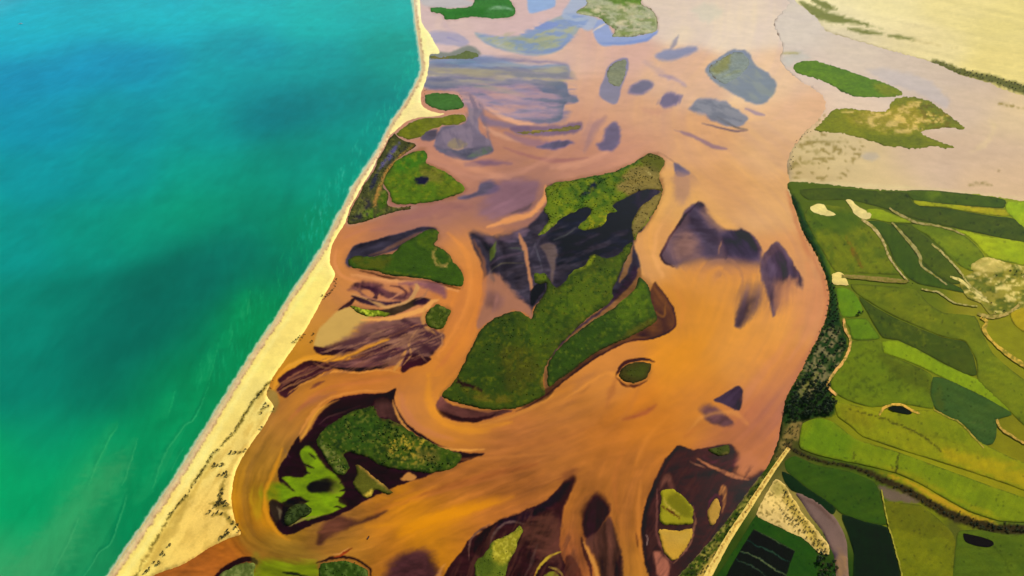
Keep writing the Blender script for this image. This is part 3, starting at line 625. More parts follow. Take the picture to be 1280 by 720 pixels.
    for q, c, w_, o in (([(452, 358), (464, 361), (471, 368), (468, 374), (460, 374)], (46, 24, 38), 5, .8), ([(440, 361), (449, 364), (458, 371), (470, 376)], (116, 74, 74), 3, .7), ([(440, 366), (455, 371), (472, 375), (488, 374), (500, 366), (505, 357)], (194, 130, 92), 1.8, .8),
        ([(488, 357), (500, 359), (508, 366), (504, 372)], (70, 36, 46), 3, .7), ([(522, 354), (518, 366), (508, 377), (492, 383)], (196, 146, 92), 2.6, .8), ([(536, 360), (530, 370), (520, 376)], (158, 110, 84), 3, .6), ([(412, 447), (440, 441), (468, 429), (498, 416), (524, 405)], (186, 120, 66), 2.6, .65),
        ([(432, 459), (455, 452), (480, 441), (495, 430)], (150, 100, 84), 2, .6), ([(504, 456), (514, 442), (511, 428), (521, 412)], (196, 138, 76), 2.4, .75), ([(512, 430), (524, 441), (533, 452)], (172, 124, 86), 2, .7), ([(538, 402), (549, 414), (553, 427), (546, 440)], (196, 138, 84), 1.8, .7),
        ([(470, 412), (492, 407), (514, 406)], (88, 52, 52), 3, .6), ([(450, 424), (475, 415), (500, 410)], (150, 106, 78), 2, .6), ([(440, 432), (465, 424), (492, 420)], (66, 36, 40), 2.4, .6), ([(344, 484), (356, 476), (372, 466), (390, 457)], (150, 98, 60), 1.8, .8), ([(346, 491), (360, 484), (376, 474)], (168, 112, 66), 1.6, .8),
        ([(360, 492), (372, 483), (388, 476), (402, 470)], (206, 138, 60), 1.8, .8), ([(398, 470), (420, 464), (450, 466), (478, 462), (500, 466)], (228, 150, 66), 2.4, .7), ([(354, 462), (372, 452), (396, 447)], (226, 156, 56), 3, .7), ([(418, 388), (430, 380), (440, 372)], (176, 108, 66), 2.5, .6)):
        p.R(q, c, w_, o, .9, rough=.15)
    # ---------------- big dark loop island base
    p.P([(494, 486), (480, 491), (455, 492), (430, 495), (414, 502), (400, 513), (391, 526), (384, 541), (377, 550), (373, 545), (366, 555), (358, 570), (351, 580), (347, 591), (350, 602), (357, 611), (367, 616), (352, 622), (342, 622), (337, 628), (338, 645), (345, 660), (355, 668), (368, 666), (380, 660), (396, 653), (415, 649), (427, 643), (440, 636), (455, 626), (470, 619), (500, 606), (530, 596), (560, 583), (590, 574), (606, 567), (588, 567), (570, 563), (550, 556), (530, 545), (510, 530), (498, 514), (493, 500)], (34, 12, 22), 1, 1.0)
    p.P([(468, 500), (485, 498), (496, 512), (508, 530), (500, 532), (485, 522), (472, 520)], (66, 40, 36), .9, 2)
    p.R([(400, 530), (412, 520), (430, 515), (450, 507)], (80, 56, 50), 2, .7, 1)
    p.R([(376, 552), (383, 540, 6), (392, 525, 7), (404, 510, 4), (425, 499)], (232, 158, 56), 4, .75, 2)
    p.P([(500, 598), (510, 590), (520, 596), (515, 601), (505, 600)], (206, 138, 64), .9, 1.2)
    p.R([(357, 562), (362, 572)], (120, 100, 100), 1.5, .7, .8)
    # weed-green shallows
    p.P([(383, 557), (390, 560), (397, 570), (407, 584), (418, 592), (427, 606), (431, 615), (423, 627), (433, 633), (414, 641), (394, 647), (381, 650), (372, 640), (383, 628), (370, 620), (353, 629), (344, 624), (336, 624, 4), (330, 618, 8), (338, 606, 8), (352, 604, 3), (368, 614), (356, 600), (354, 596), (380, 596), (384, 588), (379, 578), (375, 568)], (114, 142, 14), 1, 1.2)
    p.P([(383, 608), (392, 602, 2), (408, 600, 5), (418, 604, 6), (414, 614, 5), (398, 616, 3), (386, 614)], (18, 14, 12), 1, 2)
    p.P([(410, 602, 5), (424, 600, 5), (426, 612, 5), (412, 616, 5)], (92, 88, 34), .7, 4)
    p.P([(330, 612, 10), (345, 608, 6), (348, 625, 6), (336, 628, 6), (322, 640, 12), (318, 615, 12)], (150, 128, 22), .55, 8)
    p.P([(352, 654), (351, 640), (357, 628), (372, 624), (386, 627), (374, 630), (364, 640), (357, 656)], (20, 10, 10), 1, 1.2)
    p.P([(337, 628), (345, 627), (352, 636), (350, 650), (343, 655)], (44, 34, 24), .9, 2); p.R([(346, 634), (350, 640), (350, 648)], (105, 92, 66), 4, .8, 1.5)
    p.R([(361, 657), (374, 652, 3), (384, 647), (400, 645)], (150, 140, 60), 2.4, .9, 1)
    # dark slack water below the loop
    p.P([(394, 680, 3), (398, 666, 4), (408, 652, 5), (424, 645, 3), (447, 650, 3), (468, 643, 3), (484, 639, 2), (466, 651, 2), (444, 658, 3), (420, 668, 4), (402, 681, 3)], (84, 46, 36), .88, 3)
    p.P([(290, 650, 14), (330, 668, 10), (390, 688, 10), (400, 695, 8), (340, 700, 10), (300, 680, 10)], (138, 104, 34), .55, 10)
    p.P([(318, 740, 4), (322, 704, 5), (345, 701, 8), (375, 703, 6), (395, 704), (398, 716), (398, 745)], (118, 134, 16), .95, 4)
    p.R([(354, 716), (368, 717, 4), (384, 720)], (28, 34, 12), 3.5, .9, 1)
    p.P([(266, 724), (270, 717), (281, 707), (298, 698), (313, 695), (321, 700), (321, 706), (312, 702), (298, 706), (286, 715), (280, 728)], (34, 12, 16), 1, 1)
    p.P([(320, 690, 4), (326, 700, 3), (324, 724, 3), (314, 700)], (120, 118, 30), .5, 3)
    p.R([(396, 704), (412, 698, 4), (428, 696, 4), (446, 700, 3), (462, 711, 3), (463, 725)], (32, 14, 12), 3.5, .95, 1)
    p.R([(418, 696), (430, 692, 3.5), (440, 686)], (120, 44, 18), 3, .95, .9); p.R([(416, 693), (428, 690), (437, 685)], (226, 150, 90), 1.5, .7, .8)
    p.P([(476, 740, 5), (484, 712, 8), (498, 694, 8), (516, 687, 8), (536, 690, 10), (546, 704, 10), (548, 740, 10)], (62, 32, 40), .92, 7)
    p.R([(540, 728), (548, 718, 6), (556, 706, 3)], (206, 138, 70), 5, .7, 2)
    # ---------------- foot of the frame: maroon flats
    p.P([(545, 770), (555, 722), (566, 702), (576, 690), (586, 675), (608, 661), (626, 650), (645, 644), (660, 636), (680, 627), (697, 612), (706, 600, 2), (716, 595, 3), (719, 602, 3), (711, 620, 2), (704, 635, 2), (700, 660, 2), (699, 685, 2), (706, 705), (724, 724), (730, 770)], (45, 20, 22), 1, 1.1)
    p.R([(600, 664), (640, 650, 9), (668, 640, 10), (695, 622, 10), (712, 602, 5)], (24, 10, 26), 9, .85, 3)
    p.P([(655, 655, 6), (690, 640, 6), (698, 665, 4), (696, 700, 6), (670, 690, 8), (655, 675, 6)], (96, 56, 42), .7, 6)
    p.R([(585, 700), (586, 682, 3), (594, 667, 3), (612, 655)], (110, 74, 62), 2.5, .85, 1)
    p.R([(612, 684), (616, 670), (628, 657, 3), (642, 652), (655, 655)], (92, 70, 62), 3, .8, 1.2)
    p.P([(593, 690), (593, 678), (602, 665), (614, 657), (622, 655), (614, 668), (606, 685), (600, 696)], (26, 10, 14), .95, 1.2)
    p.R([(655, 725), (665, 700, 4), (672, 680)], (92, 66, 56), 3, .6, 1.5)
    p.R([(668, 722), (674, 708, 3.5), (684, 698, 4), (700, 690)], (196, 162, 46), 3.4, .95, .9); p.R([(666, 724), (671, 712)], (190, 60, 36), 1.6, .8, .8)
    p.R([(686, 709), (696, 712, 3), (704, 720)], (150, 124, 50), 2.4, .9, .9); p.P([(680, 722), (686, 716), (696, 716), (698, 726)], (120, 120, 30), .9, 1)
    p.P([(728, 636, 7), (738, 620, 8), (750, 617, 8), (761, 630, 4), (761, 643, 2), (750, 662, 2), (738, 676, 3), (729, 668, 2), (726, 652, 4)], (34, 14, 24), .96, 5)
    p.P([(746, 664), (761, 646), (769, 664, 3), (777, 688, 2), (780, 712), (780, 760), (752, 760), (748, 710), (740, 690), (732, 676)], (78, 46, 38), .95, 2.5)
    p.R([(776, 695), (772, 715, 6), (768, 745)], (40, 18, 18), 6, .8, 2); p.R([(730, 678), (740, 700, 7), (750, 730, 6)], (206, 138, 60), 6, .9, 1.6)
    p.R([(727, 672), (731, 690, 5), (738, 712, 4), (742, 740)], (46, 20, 22), 4, .8, 1.2)
    p.P([(706, 700), (712, 694), (720, 702), (728, 720), (732, 750), (715, 750), (708, 725)], (76, 38, 28), .9, 2)
    p.R([(795, 666), (797, 675, 3), (797, 684)], (120, 66, 30), 2, .8, 1)
    # ---------------- maroon flat by the road
    p.P([(847, 557), (858, 559), (868, 562), (880, 560), (908, 555), (916, 558, 2), (924, 570, 5), (925, 582, 5), (917, 590, 5), (934, 597, 5), (952, 588, 4), (960, 592), (940, 620), (915, 650), (890, 678), (862, 708), (845, 740), (838, 780), (810, 780), (812, 722), (808, 702), (803, 680), (803, 655), (806, 635), (815, 610), (825, 590), (835, 572)], (50, 27, 25), 1, 1.1)
    p.R([(848, 559), (834, 576, 5), (820, 606, 6), (808, 640, 6), (805, 680, 5), (811, 715, 5)], (34, 14, 22), 5, .9, 1.5)
    p.R([(863, 576), (872, 581, 2.4), (882, 585)], (150, 100, 72), 2, .8, .9); p.R([(871, 573), (884, 581, 3), (900, 588, 4), (918, 595, 5), (936, 600)], (190, 118, 74), 3, .9, 1.2)
    p.P([(880, 572, 2), (905, 578, 3), (922, 570, 5), (924, 580, 4), (908, 587, 2), (892, 580)], (70, 34, 42), .7, 3)
    p.R([(824, 612, 4), (834, 597, 9), (842, 612)], (130, 78, 60), 7, .7, 3)
    p.R([(822, 610), (821, 640, 3), (822, 670, 3), (830, 692, 3), (840, 703)], (120, 70, 60), 2.4, .8, 1)
    p.R([(866, 632), (869, 648), (866, 668, 3), (858, 688), (842, 704)], (140, 92, 66), 2, .8, 1)
    p.R([(900, 618), (905, 609, 7), (906, 622, 6), (902, 640)], (182, 118, 60), 6, .9, 1.6); p.R([(884, 645), (888, 626, 3), (897, 618, 3), (901, 630)], (80, 20, 50), 2.6, .8, 1)
    p.P([(818, 690), (828, 694), (836, 706), (832, 722), (822, 716)], (176, 104, 78), .9, 2.5); p.R([(808, 668), (809, 675), (808, 682)], (220, 190, 170), 1.6, .8, .8)
    p.P([(925, 566, 8), (945, 575, 8), (950, 588, 6), (935, 594, 6), (922, 588, 6)], (190, 115, 72), .9, 5)
    # ---------------- soft dark shoals in the main channel
    p.P([(873, 252), (857, 263), (843, 290), (831, 310), (825, 322), (836, 333), (857, 332, 9), (880, 328, 12), (903, 334, 12), (927, 332, 12), (950, 330, 8), (953, 313), (945, 297), (931, 287, 3), (908, 286, 6), (894, 282, 7), (886, 266, 6), (882, 254, 3)], (96, 76, 88), .96, 2, W)
    p.P([(862, 262, 2), (878, 252, 2), (884, 268, 4), (900, 290, 6), (896, 322, 8), (882, 322, 6), (876, 300, 6), (862, 285, 6)], (66, 58, 80), .85, 3, W); p.P([(903, 290, 5), (928, 285, 3), (944, 300, 2), (949, 320, 4), (930, 326, 8), (910, 322, 8), (904, 305, 4)], (56, 50, 76), .92, 3, W)
    p.R([(873, 252), (850, 278, 3), (826, 320, 3), (842, 334)], (52, 34, 50), 2.6, .8, 1.2)
    p.P([(842, 302, 8), (856, 290, 8), (868, 300, 9), (866, 322, 10), (846, 322, 8)], (150, 108, 92), .65, 8); p.P([(852, 334, 8), (890, 326, 10), (930, 330, 10), (950, 336, 8), (930, 346, 12), (880, 344, 12)], (206, 138, 84), .6, 9); p.P([(876, 262, 5), (884, 256, 3), (896, 274, 7), (905, 286, 8), (890, 284, 7)], (176, 128, 98), .5, 7)
    p.R([(897, 318), (900, 308), (902, 302)], (190, 130, 90), 2, .6, 1.2)
    p.P([(970, 302), (986, 320), (1003, 347), (1002, 362, 4), (990, 350, 5), (980, 362, 6), (974, 380, 3), (967, 396, 1.5), (962, 380, 2), (954, 352, 3), (951, 325, 2)], (92, 72, 84), .96, 1.6, W)
    p.P([(972, 312, 3), (986, 326, 3), (996, 345, 4), (984, 352, 8), (968, 352, 8), (956, 335, 4)], (72, 60, 78), .7, 4)
    p.P([(972, 352, 8), (998, 348, 4), (994, 358, 8), (984, 376, 8), (974, 392, 6), (968, 376, 7)], (176, 118, 86), .8, 6)
    p.P([(920, 408, 2), (921, 388, 5), (930, 366, 12), (948, 358, 15), (952, 376, 15), (938, 394, 8), (927, 408, 4)], (104, 78, 84), .7, 9)
    p.P([(920, 408, 2), (921, 394, 4), (930, 378, 8), (942, 374, 9), (936, 392, 8), (926, 408, 4)], (64, 50, 64), .85, 4)
    p.P([(892, 500), (913, 487), (923, 482), (929, 490), (924, 513), (907, 506)], (58, 44, 60), 1, 1.2, W)
    p.P([(876, 514, 5), (882, 507, 6), (893, 509, 4), (918, 527, 2), (911, 534), (895, 531), (884, 525)], (80, 52, 60), .9, 3)
    p.R([(770, 474), (764, 490, 8), (758, 508)], (170, 100, 52), 7, .6, 4); p.R([(820, 506), (806, 516, 7), (780, 524)], (160, 82, 50), 6, .7, 3)
    p.R([(880, 530), (862, 540, 6), (856, 546)], (178, 100, 45), 6, .5, 4)
    p.R([(715, 500), (725, 480, 9), (745, 465)], (170, 108, 60), 8, .5, 5); p.R([(700, 600, 6), (712, 592, 12), (722, 586)], (110, 60, 36), 10, .6, 5)
    p.R([(770, 469), (776, 458, 4), (788, 451, 4), (803, 449), (818, 452)], (54, 20, 16), 4, .9, 1); p.R([(770, 471), (780, 481), (796, 482), (808, 476)], (64, 26, 22), 3, .8, 1)
    p.R([(690, 495), (660, 512, 4), (600, 532, 3)], (232, 158, 60), 5, .5, 3)
    p.R([(470, 632), (520, 612, 5), (590, 585, 5), (650, 560)], (176, 104, 46), 6, .4, 3)
    for q, c, w_, o, sf in (
        ([(491, 500), (497, 520), (514, 541), (540, 556), (572, 563), (606, 562)], (238, 162, 72), 3.2, .8, 1.4), ([(536, 468), (536, 500), (546, 520), (566, 532), (600, 537), (640, 528)], (228, 146, 40), 9, .6, 4),
        ([(500, 490), (508, 515), (530, 538), (565, 548)], (198, 120, 78), 9, .5, 4), ([(600, 552), (650, 556), (700, 548), (740, 532)], (176, 104, 50), 8, .5, 4), ([(560, 575), (620, 572), (690, 566)], (204, 124, 56), 4, .5, 2.5),
        ([(470, 640), (530, 618), (600, 596), (670, 580)], (162, 88, 42), 7, .55, 4), ([(500, 632), (560, 612), (640, 592)], (190, 108, 52), 3, .5, 2), ([(460, 660), (520, 650), (580, 640), (640, 622)], (232, 148, 24), 10, .5, 5),
        ([(745, 470), (728, 490), (700, 512), (670, 530)], (172, 106, 52), 5, .55, 3), ([(770, 500), (740, 528), (700, 545)], (180, 110, 48), 5, .5, 3), ([(800, 478), (790, 505), (770, 530), (745, 548)], (190, 114, 50), 5, .5, 3), ([(836, 470), (830, 500), (805, 530)], (200, 122, 46), 6, .5, 3),
        ([(700, 503), (730, 483), (762, 466), (790, 486)], (232, 150, 60), 4, .5, 2.5), ([(835, 520), (810, 545), (795, 580)], (226, 138, 50), 6, .45, 4), ([(780, 560), (768, 600), (772, 640)], (188, 108, 46), 5, .5, 3), ([(800, 600), (798, 650), (803, 700)], (214, 130, 50), 4, .5, 2.5),
        ([(860, 540), (880, 520), (915, 515), (935, 530)], (226, 150, 70), 5, .5, 3), ([(930, 500), (950, 470), (975, 440), (1000, 400)], (208, 132, 86), 9, .45, 5), ([(905, 540), (935, 520), (960, 490)], (184, 108, 70), 7, .5, 4), ([(1010, 330), (1022, 370), (1012, 410), (985, 450)], (212, 138, 92), 7, .4, 4),
        ([(420, 312), (419, 330), (428, 345), (450, 352)], (226, 146, 88), 3, .6, 1.8), ([(430, 298), (455, 288), (500, 278)], (188, 118, 88), 5, .5, 3), ([(592, 300), (604, 325), (606, 355), (600, 385), (588, 415)], (206, 122, 62), 5, .5, 2.5), ([(560, 292), (582, 315), (588, 345), (584, 380), (566, 415), (548, 445)], (232, 146, 66), 5, .5, 3),
        ([(575, 420), (560, 445), (545, 462)], (200, 112, 60), 5, .5, 3), ([(500, 470), (460, 478), (420, 482), (390, 496), (362, 524)], (196, 112, 58), 5, .5, 3), ([(480, 488), (440, 490), (408, 500), (388, 520), (374, 542)], (232, 150, 66), 3, .6, 1.5), ([(345, 520), (322, 560), (308, 600), (306, 640), (318, 668)], (150, 104, 44), 8, .45, 5),
        ([(352, 560), (342, 590), (332, 615), (333, 640), (345, 665), (362, 676)], (230, 150, 30), 4.5, .65, 2.5), ([(296, 590), (293, 620), (296, 650), (306, 668)], (206, 140, 24), 4, .6, 2.5), ([(440, 345), (480, 352), (520, 350)], (214, 140, 88), 3, .5, 2),
        ([(700, 190), (650, 215), (600, 222), (560, 212)], (206, 146, 118), 6, .5, 4), ([(760, 190), (720, 205), (690, 210)], (222, 160, 128), 6, .5, 4), ([(840, 262), (822, 290), (818, 320), (828, 345)], (234, 168, 104), 5, .5, 3), ([(845, 360), (855, 385), (850, 410)], (214, 134, 60), 6, .5, 4)):
        p.R(q, c, w_, o, sf)
    # bank shade-free rims: wet silt along the right bank
    p.R([(985, 240), (1000, 292), (1022, 335), (1033, 372), (1022, 418), (990, 482), (974, 545), (955, 585)], (186, 112, 76), 5, .55, 3)
    # silt-laden broad bands
    p.R([(500, 668), (560, 645, 22), (620, 628, 12)], (232, 146, 14), 16, .55, 8)
    p.R([(880, 420), (850, 450, 40), (830, 500, 20)], (230, 146, 36), 30, .35, 18)
    L3 = [(383, 557), (397, 570), (418, 592), (431, 615), (433, 633), (394, 647), (372, 640), (330, 618), (352, 604), (380, 596), (375, 568)]
    p.mix(L3, (84, 112, 16), 16, 6, .6, .54, .3, 111, 4); p.mix(L3, (132, 144, 30), 16, 5, .4, .58, .2, 112, 4)
    p.P([(383, 608), (392, 602, 2), (408, 600, 5), (416, 604, 6), (412, 612, 5), (398, 615, 3), (386, 613)], (18, 14, 12), .9, 2)
    for a, b, c in (((378, 580), (392, 585), 3), ((376, 588), (388, 592), 3), ((434, 600), (424, 604), 3), ((436, 612), (424, 614), 3), ((436, 624), (420, 622), 3), ((430, 636), (416, 633), 3), ((386, 566), (394, 574), 2.5), ((352, 586), (364, 594), 3)):
        p.R([a, ((a[0] + b[0]) / 2, (a[1] + b[1]) / 2, c), b], (30, 16, 16), c, .9, .9)
    p.C[:, 2] -= .55 * np.clip((p.Y - 45) / 60, 0, 1) * np.maximum(0, p.C[:, 2] - np.maximum(p.C[:, 0], p.C[:, 1]))
    lum = p.C.sum(1) / 3; mud = np.clip((125 - lum) / 60, 0, 1)
    p.C *= (1 + mud * .55 * (p.wisp - .5) * 1.6 + mud * .5 * (fbm(p.X / 26, p.Y / 16, 161, 3) - .5))[:, None]
    p.mix([(700, 650), (640, 640), (560, 725), (640, 735), (725, 725)], (92, 54, 40), 40, 5, 2.0, .56, .5, 99, 5)
    p.mix([(850, 560), (810, 640), (815, 740), (900, 670), (955, 590), (900, 580)], (76, 44, 38), 44, 5, 2.1, .56, .5, 100, 5)
    p.mix([(400, 435), (540, 400), (550, 430), (500, 455), (430, 445)], (64, 36, 44), 30, 4, -.35, .52, .7, 102, 6); p.mix([(400, 435), (540, 400), (550, 430), (500, 455), (430, 445)], (168, 118, 84), 34, 3, -.35, .58, .6, 103, 7)
    p.mix([(345, 490), (395, 450), (500, 440), (490, 460), (400, 470)], (128, 80, 60), 30, 2.6, -.5, .57, .6, 104, 7)
    p.grain(.04, 30, 63, .01)
    gx, gy = ground(p.X, p.Y)
    V = np.column_stack([gx, gy, np.zeros(len(gx))])
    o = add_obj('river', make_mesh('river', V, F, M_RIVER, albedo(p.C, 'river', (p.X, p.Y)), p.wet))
    tag(o, 'silty orange river winding in braided channels around dark wet mud flats', 'river', None, 'structure')

# ================================================================== BEACH
DUNE = [(340, 476), (322, 494), (305, 520), (290, 543), (267, 567), (250, 593), (233, 620), (213, 643), (200, 667), (177, 707), (160, 735)]
def paint_beach(p):
    p.field([(520, 0, (252, 240, 190)), (535, 55, (254, 238, 165)), (525, 100, (250, 232, 160)), (505, 150, (248, 226, 150)), (470, 195, (246, 228, 165)), (440, 245, (246, 228, 150)), (410, 310, (250, 226, 130)),
             (380, 370, (252, 228, 122)), (350, 410, (250, 222, 118)), (320, 460, (250, 224, 118)), (280, 520, (250, 226, 120)), (240, 580, (254, 232, 128)), (190, 660, (252, 226, 116)), (150, 715, (250, 222, 112)), (260, 620, (246, 206, 104)), (230, 670, (244, 202, 98)),
             (300, 540, (240, 206, 108)), (330, 500, (238, 214, 120))], 22)
    d = p.X - shore_x(p.Y); k = .35 + .65 * np.clip(p.Y, 0, 720) / 720
    dd = d + 1.8 * (fbm(p.X / 5, p.Y / 5, 13, 3) - .5) * 4 * k
    def band(c, w, col, op):
        a = np.exp(-((dd - c * k) / (w * k)) ** 2) * op
        p.C[:] = p.C * (1 - a)[:, None] + np.array(col, float) * a[:, None]
    band(3, 4.0, (226, 206, 160), .85); band(8.5, 2.6, (216, 176, 140), .8); band(11.5, 1.1, (172, 128, 92), .8); band(22, 5, (255, 240, 150), .4)
    m = dd < 1.6 * k
    p.R(DUNE, (96, 84, 26), 3.0, .85, 1.0, rough=.5, brk=.25, taper=False)
    p.mix([(340, 476), (290, 543), (200, 667), (160, 735), (225, 708), (300, 665), (292, 600), (343, 508)], (206, 166, 74), 22, 6, -1.0, .54, .5, 105, 5)
    p.R([(a + 5, b + 2) for a, b in DUNE[4:]], (206, 166, 66), 5, .5, 2.5)
    p.R([(238, 620), (225, 645, 8), (205, 680, 9), (182, 712)], (190, 156, 66), 6, .5, 2.5)
    for q in ([(274, 630), (277, 610, 6), (279, 600)], [(262, 628), (275, 632, 8), (290, 635)], [(266, 645), (280, 642, 4), (292, 655, 4), (300, 665)], [(266, 583), (280, 581, 3)], [(272, 595), (286, 594, 4)], [(322, 500), (330, 488, 4), (338, 482)], [(322, 520), (334, 508, 5)], [(366, 429), (378, 421, 4)], [(402, 372), (412, 369, 5), (420, 354, 5)], [(277, 673), (288, 668, 3)], [(290, 566), (304, 564, 3)], [(192, 704), (200, 703, 3)]):
        p.R(q, (140, 116, 42), 3.6, .7, 1.6, rough=.6)
    p.R([(486, 172), (494, 166), (506, 174, 3), (522, 178)], (236, 206, 120), 3, .8, 1)
    p.R([(296, 652), (301, 662), (292, 672), (262, 686), (226, 708)], (205, 140, 60), 2.6, .7, 1.4)
    p.grain(.045, 14, 65, .01)
land_piece('beach', 'long cream sand beach between the turquoise sea and the river', [tuple(a) for a in SHORE[1:]] + INNER[::-1], 1.6, paint_beach, M_SAND, 'sand', 'beach', edge=4.0, und=.35, step=2.0, n=3, wob=.6, zb=-.35)

# ================================================================== ISLANDS
G_I = 'green islands in the river'
ISLES = []
def isl(label, poly, paint, z=1.1, sc=(.02, .5, 1.6, 1.0), cap=6000, rim=((40, 34, 14), 2.4, .7), **kw):
    ISLES.append((poly, bool(sc)))
    kw['rim'] = rim if sc else (rim[0], 1.3, .45)
    spec = None
    if sc: spec = ('marsh_scrub', 'low scrub covering the ' + label, sc[0], sc[1], sc[2], sc[3], cap)
    land_piece('island', label, poly, z, paint, kw.pop('mat', M_VEG), 'land', 'island', G_I, scatter=spec, **kw)

def pt(base, *ops, grain=.12):
    def f(p):
        p.C[:] = np.array(base, float)
        for o in ops:
            getattr(p, o[0])(*o[1:-1], **o[-1]) if isinstance(o[-1], dict) else getattr(p, o[0])(*o[1:])
        p.grain(grain, 9, 67, .04)
    return f

G1 = [(681, 236), (690, 229), (702, 226), (717, 224), (738, 220), (763, 215), (780, 208), (793, 202), (803, 195), (813, 191), (823, 193), (832, 200), (831, 207), (825, 217), (828, 230), (829, 242), (823, 257), (808, 281), (798, 293), (794, 303), (789, 292), (790, 276), (797, 262), (810, 250), (825, 239), (808, 238), (793, 243), (780, 249), (767, 258), (773, 264), (760, 269), (759, 277), (751, 284), (731, 289), (722, 283), (733, 273), (738, 263), (731, 260), (713, 268), (701, 274), (690, 286), (668, 298), (676, 288), (686, 274), (678, 262), (683, 254)]
isl('long narrow upper island tapering to a point in mid river', G1, pt((98, 116, 26),
    ('P', [(785, 212), (812, 205), (826, 216), (829, 242), (820, 262), (800, 290), (790, 300), (790, 270), (800, 250), (780, 240), (770, 232)], (140, 116, 66), .85, 3),
    ('P', [(800, 197), (815, 191), (832, 200), (826, 215), (812, 212)], (96, 92, 44), .8, 2), ('R', [(700, 227), (738, 222, 3), (780, 210, 3), (806, 196)], (42, 78, 18), 3.4, .8, 1.2),
    ('P', [(722, 248), (728, 240), (740, 230), (757, 223), (750, 231), (739, 241), (727, 248)], (34, 38, 56), 1, 1, .5), ('P', [(724, 248), (735, 240), (740, 248), (728, 252)], (70, 110, 20), .6, 2),
    ('R', [(686, 246), (700, 232, 4), (715, 228)], (62, 76, 38), 4, .7, 1.5), ('R', [(768, 236), (776, 228, 2), (786, 222)], (70, 84, 30), 2.4, .8, 1),
    ('speck', [(720, 275), (758, 262), (765, 275), (735, 292)], (160, 150, 30), .5, 3, .7), ('speck', [(690, 230), (760, 225), (770, 255), (700, 270)], (132, 138, 26), .52, 4, .6), ('speck', [(700, 230), (780, 215), (760, 255), (700, 270)], (50, 84, 18), .5, 7, .6, 44),
    ('R', [(808, 214), (816, 220, 2)], (210, 190, 110), 1.6, .8, .8), ('speck', [(668, 298), (700, 268), (706, 272), (680, 295)], (150, 150, 60), .45, 2, .7)))
G2 = [(792, 302), (781, 307), (774, 316), (760, 322), (750, 319), (742, 317), (736, 321), (730, 331), (714, 340), (706, 352), (694, 358), (684, 342), (676, 341), (667, 341), (668, 354), (676, 356), (682, 354), (680, 366), (672, 378), (666, 388), (664, 398), (655, 391), (645, 388), (632, 391), (615, 399), (601, 411), (591, 429), (584, 443), (577, 459), (568, 474), (558, 486), (552, 496), (566, 503), (587, 508), (607, 512), (625, 513), (645, 511), (663, 504), (682, 493), (680, 476), (683, 458), (692, 443), (704, 428), (722, 410), (742, 393), (757, 383), (767, 372), (766, 364), (772, 351), (778, 335), (788, 317)]
isl('largest green island, scrubby, filling the middle of the delta', G2, pt((64, 78, 12),
    ('P', [(560, 500), (590, 440), (620, 400), (650, 400), (640, 450), (640, 490), (610, 508)], (46, 64, 12), .8, 12), ('P', [(700, 360), (760, 330), (785, 310), (775, 350), (750, 380), (720, 400), (700, 400)], (78, 96, 12), .8, 9),
    ('R', [(706, 346), (722, 337, 6), (738, 326, 5), (744, 318)], (146, 152, 24), 5, .8, 1.6), ('R', [(668, 342), (676, 345, 8), (690, 355, 4)], (100, 116, 20), 6, .7, 1.5),
    ('R', [(664, 396), (667, 380, 3), (669, 392)], (190, 150, 70), 3, .7, 1.2), ('R', [(569, 466), (575, 478, 6), (590, 484, 6), (602, 489)], (38, 18, 14), 4.5, .95, 1), ('P', [(575, 484), (600, 490), (625, 496), (640, 500), (620, 506), (595, 500)], (108, 92, 30), .7, 4),
    ('R', [(603, 440), (608, 442, 3)], (24, 24, 12), 3, .9, 1), ('P', [(625, 430), (660, 440), (672, 470), (650, 490), (630, 480)], (78, 70, 18), .5, 9), ('P', [(660, 395), (690, 375), (720, 380), (700, 410), (675, 430), (655, 420)], (70, 92, 12), .6, 9), ('R', [(684, 460), (678, 480, 7), (682, 492)], (150, 110, 50), 6, .6, 3),
    ('speck', G2, (40, 60, 14), .56, 6, .6, 43), ('speck', G2, (104, 106, 24), .62, 3.5, .5, 47), ('R', [(620, 470), (640, 455, 1.4), (655, 430)], (96, 92, 30), 1.4, .5, 1), ('R', [(600, 480), (630, 496, 1.4), (660, 490)], (88, 80, 26), 1.6, .5, 1), ('R', [(715, 372), (722, 385), (718, 400)], (120, 130, 40), 1.2, .6, .8), ('R', [(640, 410), (625, 440)], (110, 112, 30), 1.4, .5, 1),
    ('R', [(556, 488), (572, 464), (590, 432), (612, 402), (640, 390)], (40, 56, 16), 3, .7, 1.4)), cap=5500, sc=(.009, .4, 1.3, 1.0))
G3 = [(800, 346), (812, 356), (814, 372), (818, 385), (822, 400), (808, 411), (787, 422), (760, 434), (737, 447), (717, 463), (700, 475), (685, 484), (684, 470), (684, 454), (694, 440), (714, 420), (740, 401), (767, 384), (776, 376), (790, 364), (796, 354)]
isl('smooth dark green wedge island east of the brown creek', G3, pt((50, 72, 16), ('P', [(770, 380), (800, 355), (812, 372), (812, 395), (790, 405), (765, 400)], (84, 106, 22), .7, 8),
    ('R', [(772, 378), (782, 370, 5), (792, 364)], (146, 146, 40), 4, .8, 1.2), ('P', [(806, 400), (820, 398), (812, 410), (790, 420), (770, 426), (785, 414)], (96, 84, 30), .7, 4), ('speck', G3, (40, 58, 18), .55, 6, .5, 45), ('speck', G3, (104, 116, 36), .6, 4, .5, 46),
    ('R', [(690, 480), (720, 458), (760, 433), (800, 414)], (38, 48, 18), 2.5, .7, 1.2)), cap=1800, sc=(.006, .4, 1.0, 1.0))
